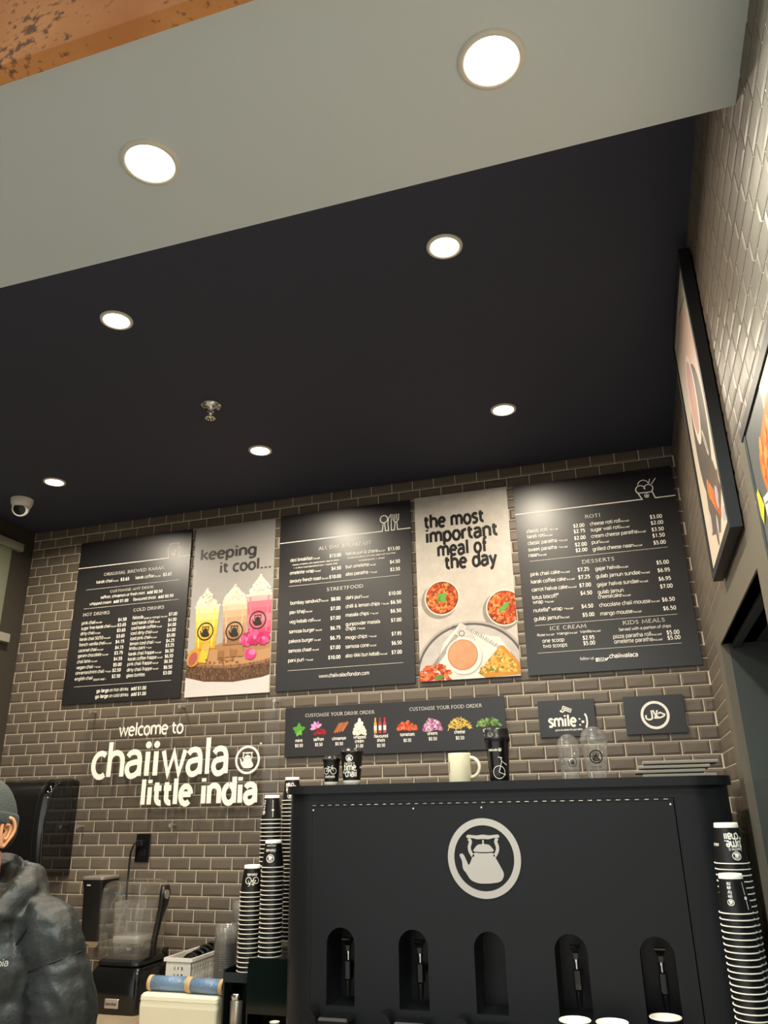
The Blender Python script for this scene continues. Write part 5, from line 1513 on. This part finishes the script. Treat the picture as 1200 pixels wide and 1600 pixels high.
t = thing('film_dispenser', 'cream plastic cling film dispenser box on the counter before the basket', 'box', (-1.950, -.435, WT))
b = MB()
def rr(w, d, r, z, n=4):
    q = []
    for sx, sy, a0 in ((1, 1, 0), (-1, 1, PI / 2), (-1, -1, PI), (1, -1, 1.5 * PI)):
        for k in range(n + 1):
            a = a0 + PI / 2 * k / n; q.append((sx * (w - r) + r * math.cos(a), sy * (d - r) + r * math.sin(a), z))
    return q
b.loft([rr(.150, .044, .008, 0), rr(.152, .046, .010, .004), rr(.155, .048, .012, .060), rr(.153, .046, .012, .080)], True, True, 0, False)
b.build('box_body', M_CREAM, t)
MB().loft([rr(.1545, .0475, .012, .080), rr(.153, .046, .012, .092), rr(.148, .040, .012, .099)], True, True, 0, False).build('lid', M_CREAM, t)
p = Print('stamp', lambda u, v, d: (.1535 + d, u, v), M_PRINT, t, base=.002)
for k in range(5): p.line([(-.02 + .008 * k, .062), (-.016 + .008 * k, .072)], .003, rgb(150, 180, 140))
p.line([(-.012, .03), (-.006, .05), (.004, .045), (.010, .03)], .0025, rgb(206, 200, 176))
M_FILM = mat('blue_wrapped_film', rgb(112, 140, 172), .16, spec=.6, bump=.35, scale=90)
M_CARD = mat('brown_card_core', rgb(206, 176, 130), .7)
def roll(x0, x1, y, z, r, lab, tilt):
    t = thing('film_roll', lab, 'roll', ((x0 + x1) / 2, y, z + r), rot=(0, 0, tilt), group='film rolls on the dispenser box')
    h = (x1 - x0) / 2
    f = lambda x, yy, zz: (zz, x, yy)
    MB().lathe([(r * .75, -h), (r, -h), (r, h), (r * .75, h)], n=32).xf(f).build('film', M_FILM, t)
    for s in (-1, 1):
        MB().lathe([(r * .74, s * (h - .004)), (r * 1.03, s * (h - .004)), (r * 1.03, s * (h + .010)), (r * .72, s * (h + .010)), (r * .72, s * (h - .03))], n=32).xf(f).build('card_core', M_CARD, t)
roll(-2.088, -1.941, -.428, WT + .099, .0245, 'left blue film roll lying on the cream dispenser box', .015)
roll(-1.921, -1.799, -.438, WT + .099, .0245, 'right blue film roll with open card core on the cream dispenser box', -.03)

# ------------------------------------------------------------------ blender with sound hood
BX, BY = -2.300, -.255
BLENDER = t = thing('blender', 'black countertop blender under a clear sound hood', 'blender', (BX, BY, WT))
def rrx(w, d0, d1, r, z, cx=0): return [(x + cx, y + (d0 + d1) / 2, z) for x, y, _ in rr(w, (d1 - d0) / 2, r, z)]
MB().loft([rrx(.117, -.114, .10, .02, .0, -.006), rrx(.118, -.115, .10, .02, .006, -.006), rrx(.113, -.110, .10, .022, .09, -.004), rrx(.107, -.104, .10, .024, .135, -.002), rrx(.100, -.096, .10, .024, .150)], True, True, 0, True).build('base', M_BLACK, t)
MB().loft([rrx(.092, -.090, .09, .03, .150), rrx(.098, -.098, .10, .03, .158), rrx(.096, -.096, .10, .03, .168), rrx(.088, -.082, .09, .03, .178)], True, True, 0, False).build('platform', M_SATIN, t)
b = MB().rbox((-.024, -.1180, .020), (.036, -.1125, .052), .003)
bd = b.build('badge', M_STEEL, t)
p = Print('badge_lettering', lambda u, v, d: (u, -.1180 - d, v), M_INK_P, bd)
p.text('blendtec', -.019, .031, .031, .013, 2, rgb(70, 70, 72))
hood = MB().loft([rrx(.100, -.100, .075, .03, .178, 0), rrx(.104, -.106, .080, .03, .25), rrx(.108, -.108, .085, .03, .36), rrx(.106, -.104, .085, .03, .420), rrx(.098, -.090, .080, .03, .440), rrx(.080, -.075, .065, .03, .446)], False, True, 0, True).build('sound_hood', M_HOOD, t)
p = Print('hood_lettering', lambda u, v, d: (u, -.1085 - d, v), M_INK_P, hood)
p.text('blendtec', -.030, .014, .405, .011, 2, rgb(96, 120, 140))
b = MB()
arm = [(.100, .035, .425, .020), (.104, .032, .395, .028), (.103, .025, .355, .022), (.098, .010, .30, .011), (.095, -.005, .24, .009), (.094, -.012, .178, .012)]
b.loft([[(x - .004, y - w, z), (x + .012, y - w, z), (x + .012, y + w, z), (x - .004, y + w, z)] for x, y, z, w in arm], True, True, 0, True)
b.build('hinge_arm', M_SATIN, t, fix=True)
MB().cyl((.112, .030, .392), (.119, .030, .392), .017, n=24).build('hinge_cap', M_STEEL, t)
jar = MB().loft([rrx(.055, -.055, .045, .012, .182), rrx(.056, -.056, .046, .012, .24), rrx(.060, -.062, .05, .012, .30), rrx(.064, -.066, .055, .012, .37)], False, False, 0, True).build('jar', M_CLEAR, t)
MB().loft([rrx(.058, -.058, .048, .012, .226), rrx(.060, -.060, .050, .012, .232), rrx(.060, -.060, .050, .012, .246), rrx(.058, -.058, .048, .012, .252)], False, False).build('jar_band', clear_mat('frosted_jar_band', (.9, .88, .82), .15, 1.4, .2, .35, .5), jar)
MB().tube([(-.03, -.02, .36), (-.045, -.04, .30), (-.055, -.05, .25)], .004, 8).tube([(.02, -.02, .36), (.018, -.03, .30)], .004, 8).build('jar_handle', M_CLEAR, jar)
MB().box((-.06, .082, .0), (.085, .125, .19)).build('motor_housing', M_BLACK, t)

# wall things by the blender
t = thing('paper_towel_dispenser', 'large gloss black paper towel dispenser on the tiled wall behind the person', 'towel dispenser', (-2.99, 0, 1.38))
b = MB()
prof = [(.0, .0), (-.13, .005), (-.19, .03), (-.205, .08), (-.215, .20), (-.21, .30), (-.195, .365), (-.15, .405), (-.08, .416), (-.03, .418), (0, .414)]
prof = smooth_poly(prof, 4, False)
W2 = .155
rings = []
for x, s in ((-W2, .96), (-W2 + .006, .985), (-W2 + .02, 1.0), (W2 - .05, 1.0), (W2 - .012, .985), (W2 - .002, .95), (W2, .93)):
    rings.append([(x, y * s - .0056, z * (.5 + .5 * s)) for y, z in prof])
b.loft(rings[::-1], True, True, 0, True)
b.build('cover', mat('gloss_black_shell', rgb(12, 12, 13), .06, spec=.7, coat=.4), t, fix=True)
MB().tube([(W2 - .045, y * 1.005 - .006, z) for y, z in prof[6:30]], .002, 8).build('seam', M_SATIN, t)

t = thing('soap_dispenser', 'slim black wall dispenser with silver cap left of the blender', 'dispenser', (-2.618, 0, 1.135))
MB().loft([rrx(.046, -.105, -.0056, .012, .0), rrx(.052, -.118, -.0056, .014, .20), rrx(.056, -.125, -.0056, .014, .238)], True, True, 0, True).build('dispenser_body', M_SATIN, t)
MB().loft([rrx(.057, -.126, -.0056, .014, .238), rrx(.057, -.126, -.0056, .014, .247), rrx(.053, -.122, -.0056, .014, .250)], True, True, 0, False).build('silver_cap', M_STEEL, t)
MB().loft([[(x * s, -.06 + y * s, z) for x, y in ((.042, -.03), (.042, .03), (-.042, .03), (-.042, -.03))] for z, s in ((-.028, .25), (-.004, 1), (0, 1))][:], True, True, 0, False).build('nozzle', M_STEEL, t)
p = Print('logo', lambda u, v, d: (u, -.1235 - d, v), M_INK_P, t, base=.003)
p.rect(-.024, .214, -.004, .220, rgb(190, 190, 186))

t = thing('power_outlet', 'black double wall outlet with a plugged-in cord on the tiles', 'outlet', (-2.458, 0, 1.494))
MB().rbox((-.036, -.0105, -.0575), (.036, -.0050, .0575), .002).build('cover_plate', M_BLACK, t)
for s in (-1, 1):
    MB().rbox((-.017, -.0125, s * .020 - .0145), (.017, -.0105, s * .020 + .0145), .002).build('socket', M_SATIN, t)
cord = MB().tube([(x - 2.458 - BX, y - BY, z + 1.514 - WT) for x, y, z in [(-.015, -.030, 0), (-.030, -.034, -.006), (-.042, -.034, -.035), (-.046, -.032, -.085), (-.044, -.036, -.16), (-.03, -.05, -.30), (.0, -.07, -.45), (.05, -.10, -.53), (.10, -.125, -.545)]], .0042, 10).build('power_cord', M_SATIN, BLENDER)
MB().rbox((-.020 - 2.458 - BX, -.040 - BY, -.012 + 1.514 - WT), (.016 - 2.458 - BX, -.0130 - BY, .012 + 1.514 - WT), .005).build('plug', M_SATIN, cord)

# ------------------------------------------------------------------ the person at the left edge
SKIN = mat('warm_skin', rgb(205, 150, 112), .5, bump=.05, scale=250)
JACK = mat('charcoal_puffer_nylon', rgb(31, 34, 33), .5, bump=.35, scale=38, vary=.12)
CAPM = mat('dark_grey_green_knit', rgb(62, 68, 66), .8, bump=.3, scale=180)
HAIR = mat('dark_brown_hair', rgb(30, 24, 20), .6, bump=.4, scale=150)
TROU = mat('black_trousers', rgb(26, 26, 30), .8)
def capsule(b, p0, p1, r0, r1, n=16, m=7):
    """tapered limb with round ends"""
    a, c = Vector(p0), Vector(p1)
    ax = c - a; L = max(ax.length, 1e-6); ax.normalize()
    q = ax.to_track_quat('Z', 'Y').to_matrix()
    rings = []
    for k in range(1, m): t_ = PI / 2 * k / m; rings.append((-r0 * math.cos(t_), r0 * math.sin(t_)))
    for k in range(m): t_ = PI / 2 * k / m; rings.append((L + r1 * math.sin(t_), r1 * math.cos(t_)))
    R_ = [[tuple(a + q @ Vector((r * math.cos(2 * PI * i / n), r * math.sin(2 * PI * i / n), z))) for i in range(n)] for z, r in rings]
    b.loft(R_, True, True, 0, True)
from mathutils import noise
def fuse(mb, name, material, parent, voxel, smooth=6, factor=.5, folds=None):
    """union of overlapping volumes into one continuous skin"""
    o = mb.build('sculpt', material)
    m = o.modifiers.new('r', 'REMESH'); m.mode = 'VOXEL'; m.voxel_size = voxel
    s = o.modifiers.new('s', 'SMOOTH'); s.iterations = smooth; s.factor = factor
    bpy.context.view_layer.update()
    me = bpy.data.meshes.new_from_object(o.evaluated_get(bpy.context.evaluated_depsgraph_get()))
    me.name = name
    if folds:
        for v in me.vertices: v.co = v.co + v.normal * folds(v.co)
    me.polygons.foreach_set('use_smooth', [True] * len(me.polygons))
    bpy.data.objects.remove(o)
    r = bpy.data.objects.new(name, me); COL.objects.link(r); r.parent = parent
    return r
PER = thing('person', 'person in a dark knit cap and charcoal puffer jacket standing at the left edge', 'person', (-1.940, -1.50, 0), rz=math.radians(10))
HY = math.radians(-7)     # head turned to the person's right
HC = Vector((-.012, -.022, 1.612))
def hd_(x, y, z):
    ca, sa = math.cos(HY), math.sin(HY)
    return (HC.x + x * ca - y * sa, HC.y + x * sa + y * ca, HC.z + z)
b = MB()
hb = MB()
hb.ell((0, .012, .022), (.074, .094, .098))
hb.ell((0, -.022, -.050), (.058, .070, .070)); hb.ell((0, -.060, -.098), (.030, .026, .024))
hb.ell((0, -.092, -.030), (.014, .022, .018)); hb.ell((0, -.078, -.004), (.011, .016, .03))
hb.ell((.030, -.066, .022), (.026, .014, .010)); hb.ell((-.030, -.066, .022), (.026, .014, .010))
hb.ell((.034, -.046, -.028), (.028, .026, .026)); hb.ell((-.034, -.046, -.028), (.028, .026, .026))
hb.ell((0, -.083, -.066), (.022, .012, .006)); hb.ell((0, -.082, -.076), (.018, .012, .006))
hb.xf(hd_)
for k in range(len(hb.f)): pass
b.add(hb.v, hb.f, 0, True)
capsule(b, (-.012, .010, 1.42), hd_(0, .016, -.055), .060, .056)
capsule(b, (0, .01, 1.02), (0, .01, 1.34), .13, .12); capsule(b, (-.13, .01, 1.40), (.13, .01, 1.40), .055, .055)
for s in (-1, 1):
    capsule(b, (s * .160, .01, 1.395), (s * .235, .02, 1.12), .048, .040); capsule(b, (s * .235, .02, 1.12), (s * .235, -.12, .92), .038, .027)
    capsule(b, (s * .235, -.12, .92), (s * .230, -.155, .86), .026, .030)
    for j, (dx, ln) in enumerate(((-.022, .062), (-.008, .072), (.007, .068), (.021, .054))):
        p0 = (s * (.230 + dx), -.165, .835); p1 = (s * (.230 + dx * 1.2), -.180, .835 - ln * .55); p2 = (s * (.230 + dx * 1.2), -.172, .835 - ln)
        capsule(b, p0, p1, .0088, .0080, 10, 4); capsule(b, p1, p2, .0080, .0068, 10, 4)
    capsule(b, (s * .207, -.155, .865), (s * .192, -.185, .828), .0105, .0085, 10, 4)
    capsule(b, (s * .09, .01, .92), (s * .10, .01, .48), .085, .055); capsule(b, (s * .10, .01, .48), (s * .10, .025, .09), .052, .036)
    capsule(b, (s * .10, .03, .05), (s * .11, -.12, .035), .036, .030)
capsule(b, (0, .01, .92), (0, .01, 1.05), .14, .13)
body = fuse(b, 'body', SKIN, PER, .008, 4)
# ears: rim, hollow and lobe
for s in (-1, 1):
    e = MB()
    rim = smooth_poly([(-.010, -.024), (-.014, -.004), (-.013, .020), (-.002, .033), (.014, .030), (.022, .012), (.019, -.006), (.009, -.022), (.001, -.034), (-.007, -.032)], 4)
    e.tube([(s * (.076 + .010 * max(0, y / .02)), .012 + y, -.008 + z) for y, z in rim] + [(s * (.076), .012 - .010, -.032)], .0044, 8)
    e.tube([(s * .081, .012 + y, -.008 + z) for y, z in ((-.004, .018), (.008, .016), (.012, .004), (.006, -.012), (-.003, -.018))], .0034, 8)
    inner = [(s * (.0745 + .006 * max(0, y / .02)), .012 + y, -.008 + z) for y, z in rim]
    e.add(inner + [(s * .071, .010, -.008)], [(i, (i + 1) % len(inner), len(inner)) if s > 0 else ((i + 1) % len(inner), i, len(inner)) for i in range(len(inner))], 0, True)
    e.xf(hd_)
    e.build('ear', mat('ear_skin', rgb(222, 160, 116), .45), body)
IRIS = mat('dark_brown_iris', rgb(40, 28, 20), .2)
LIPS = mat('lip_skin', rgb(176, 108, 92), .45)
for s in (-1, 1):
    ey = MB().ell((s * .032, -.0715, .004), (.0125, .010, .0058)).xf(hd_).build('eye', M_WHITE, body)
    MB().ell((s * .032, -.0795, .004), (.0052, .0030, .0052)).xf(hd_).build('iris', IRIS, ey)
    MB().tube([(s * .015, -.0850, .022), (s * .030, -.0840, .027), (s * .046, -.0720, .022)], [.0028, .0034, .0020], 8).xf(hd_).build('eyebrow', HAIR, body)
MB().tube([(-.021, -.0840, -.070), (-.008, -.0935, -.068), (0, -.0940, -.0695), (.008, -.0935, -.068), (.021, -.0840, -.070)], [.0014, .0040, .0036, .0040, .0014], 8).tube([(-.019, -.0840, -.0735), (0, -.0930, -.0765), (.019, -.0840, -.0735)], [.0014, .0046, .0014], 8).xf(hd_).build('lips', LIPS, body)
# hair at the nape, knitted cap with its band
hr = MB()
hr.ell((0, .030, -.006), (.0755, .084, .066))
hr.xf(hd_)
hr.build('hair', HAIR, PER)
cp = MB()
def cap_ring(z, k, w=1.0): 
    r = math.sqrt(max(0.0, 1 - ((z - .016) / .112) ** 2)) * k
    return [(((.0785 * r) * math.cos(2 * PI * i / 40)), .010 + .100 * r * math.sin(2 * PI * i / 40), z + .020 * -math.sin(2 * PI * i / 40) * max(0.0, 1 - z / .12)) for i in range(40)]
cp.loft([cap_ring(z, 1.0) for z in (.016, .03, .05, .07, .09, .105, .117, .125, .1275)], False, True, 0, True)
cp.xf(hd_)
cap = cp.build('cap', CAPM, PER)
bd = MB().loft([cap_ring(z, k) for z, k in ((.010, 1.0), (.010, 1.035), (.016, 1.045), (.034, 1.045), (.040, 1.035), (.040, 1.0))], False, False, 0, True).xf(hd_)
bd.build('cap_band', CAPM, cap)
# puffer jacket
SEAMS = []
b = MB()
rings = []
for k in range(90):
    z = .78 + .70 * k / 89
    pts = [(.78, .205, .150), (1.0, .215, .155), (1.2, .215, .155), (1.33, .205, .142), (1.40, .178, .124), (1.445, .135, .108), (1.475, .092, .094)]
    i = 0
    while i < len(pts) - 2 and z > pts[i + 1][0]: i += 1
    f_ = (z - pts[i][0]) / (pts[i + 1][0] - pts[i][0]); f_ = max(0, min(1, f_))
    wx = pts[i][1] + (pts[i + 1][1] - pts[i][1]) * f_; wy = pts[i][2] + (pts[i + 1][2] - pts[i][2]) * f_
    pf = .016 * (abs(math.sin((z - .78) / .115 * PI)) ** .5) - .010
    rings.append([((wx + pf) * math.cos(a), .012 + (wy + pf) * math.sin(a), z) for a in [2 * PI * j / 40 for j in range(40)]])
b.loft(rings, True, True, 0, True)
for s in (-1, 1):
    path = smooth_poly([(.140, 1.392), (.188, 1.372), (.225, 1.30), (.247, 1.20), (.260, 1.12), (.260, 1.05), (.252, .98), (.240, .93)], 14, False)
    yy = lambda z: .012 if z > 1.14 else .012 - (1.14 - z) * .55
    rad = []
    for i, (x, z) in enumerate(path):
        u = i / (len(path) - 1)
        base = .060 + .022 * math.sin(min(1, u * 2.2) * PI / 2) - .026 * max(0, u - .45) / .55
        rad.append(base + .018 * (abs(math.sin(u * PI * 3.6)) ** .5) - .011)
    b.tube([(s * x, yy(z), z) for x, z in path], rad, 24)
    for u in (.278, .556, .833):
        i = round(u * (len(path) - 1)); P3 = [Vector((s * x, yy(z), z)) for x, z in path[i - 1:i + 2]]
        SEAMS.append((P3[1], P3[2] - P3[0], rad[i] + .0030))
# hood lying behind the neck
for pth, r in (([(-.115, -.02, 1.455), (-.10, .07, 1.485), (0, .115, 1.50), (.10, .075, 1.492), (.128, -.01, 1.468), (.112, -.07, 1.42)], .036), ([(-.08, .09, 1.45), (0, .14, 1.46), (.085, .10, 1.46), (.13, .03, 1.44)], .048)):
    q = [Vector(a) for a in pth]
    for i in range(len(q) - 1): capsule(b, q[i], q[i + 1], r, r, 14, 5)
def folds(c):
    # creases running round the sleeves and down from the shoulder
    q = Vector((c.x * 9, c.y * 9, c.z * 26)); r = Vector((c.x * 26 + c.z * 14, c.y * 20, c.z * 9))
    k = (1 - abs(noise.noise(q))) ** 4 * .0045 + (1 - abs(noise.noise(r))) ** 5 * .0050
    return k - .003 + .002 * noise.noise(c * 40)
jacket = fuse(b, 'jacket', JACK, PER, .009, 2, folds=folds)
# stitched seams: rings round the sleeves and the armhole line
SEAM = mat('dark_seam_thread', rgb(14, 15, 15), .7)
def seam_ring(c, ax, r, name='seam'):
    q = Vector(ax).normalized().to_track_quat('Z', 'Y').to_matrix()
    MB().tube([tuple(Vector(c) + q @ Vector((r * math.cos(a), r * math.sin(a), 0))) for a in [2 * PI * k / 40 for k in range(41)]], 0.0026, 6).build(name, SEAM, jacket)
for s in (-1, 1):
    seam_ring((s * .172, .014, 1.372), (s * 1, 0, -.55), .0780, 'armhole_seam')
for c_, ax_, r_ in SEAMS: seam_ring(c_, ax_, r_)
# stand-up collar wings, front zip and chest lettering
cl = MB()
ring = lambda r, z, tl: [(r * 1.02 * math.cos(a), .004 + r * math.sin(a), z + tl * math.sin(a)) for a in [-PI / 2 + .35 + (2 * PI - .7) * k / 30 for k in range(31)]]
cl.loft([ring(.096, 1.425, .035), ring(.101, 1.46, .045), ring(.100, 1.492, .055), ring(.094, 1.495, .055), ring(.090, 1.455, .045), ring(.084, 1.425, .035)], False, False, 0, True, closed=False)
cl.build('collar', JACK, jacket)
MB().tube([(.0, -.150 - .002, 1.0), (.0, -.160, 1.2), (.002, -.148, 1.34), (.006, -.122, 1.42)], .005, 8).build('zip', M_SATIN, jacket)
p = Print('chest_lettering', lambda u, v, d: (u, .012 - .158 * math.sqrt(1 - (u / .225) ** 2) - d, v), M_INK_P, jacket, base=.006, label='small pale chest lettering')
p.text('Columbia', 0.108, 0.170, 1.318, .020, 1, rgb(206, 204, 196))
# trousers and shoes
b = MB()
for s in (-1, 1):
    capsule(b, (s * .095, .012, .90), (s * .102, .012, .48), .100, .072); capsule(b, (s * .102, .012, .48), (s * .102, .022, .12), .070, .056)
capsule(b, (-.05, .012, .90), (.05, .012, .90), .125, .125)
fuse(b, 'trousers', TROU, PER, .012, 4)
for s in (-1, 1):
    b = MB(); capsule(b, (s * .102, .045, .05), (s * .112, -.135, .042), .050, .042, 16, 6)
    b.box((s * .107 - .048, -.17, 0.0), (s * .107 + .048, .085, .028))
    fuse(b, 'shoe', M_SATIN, PER, .008, 4)

finish_prints()
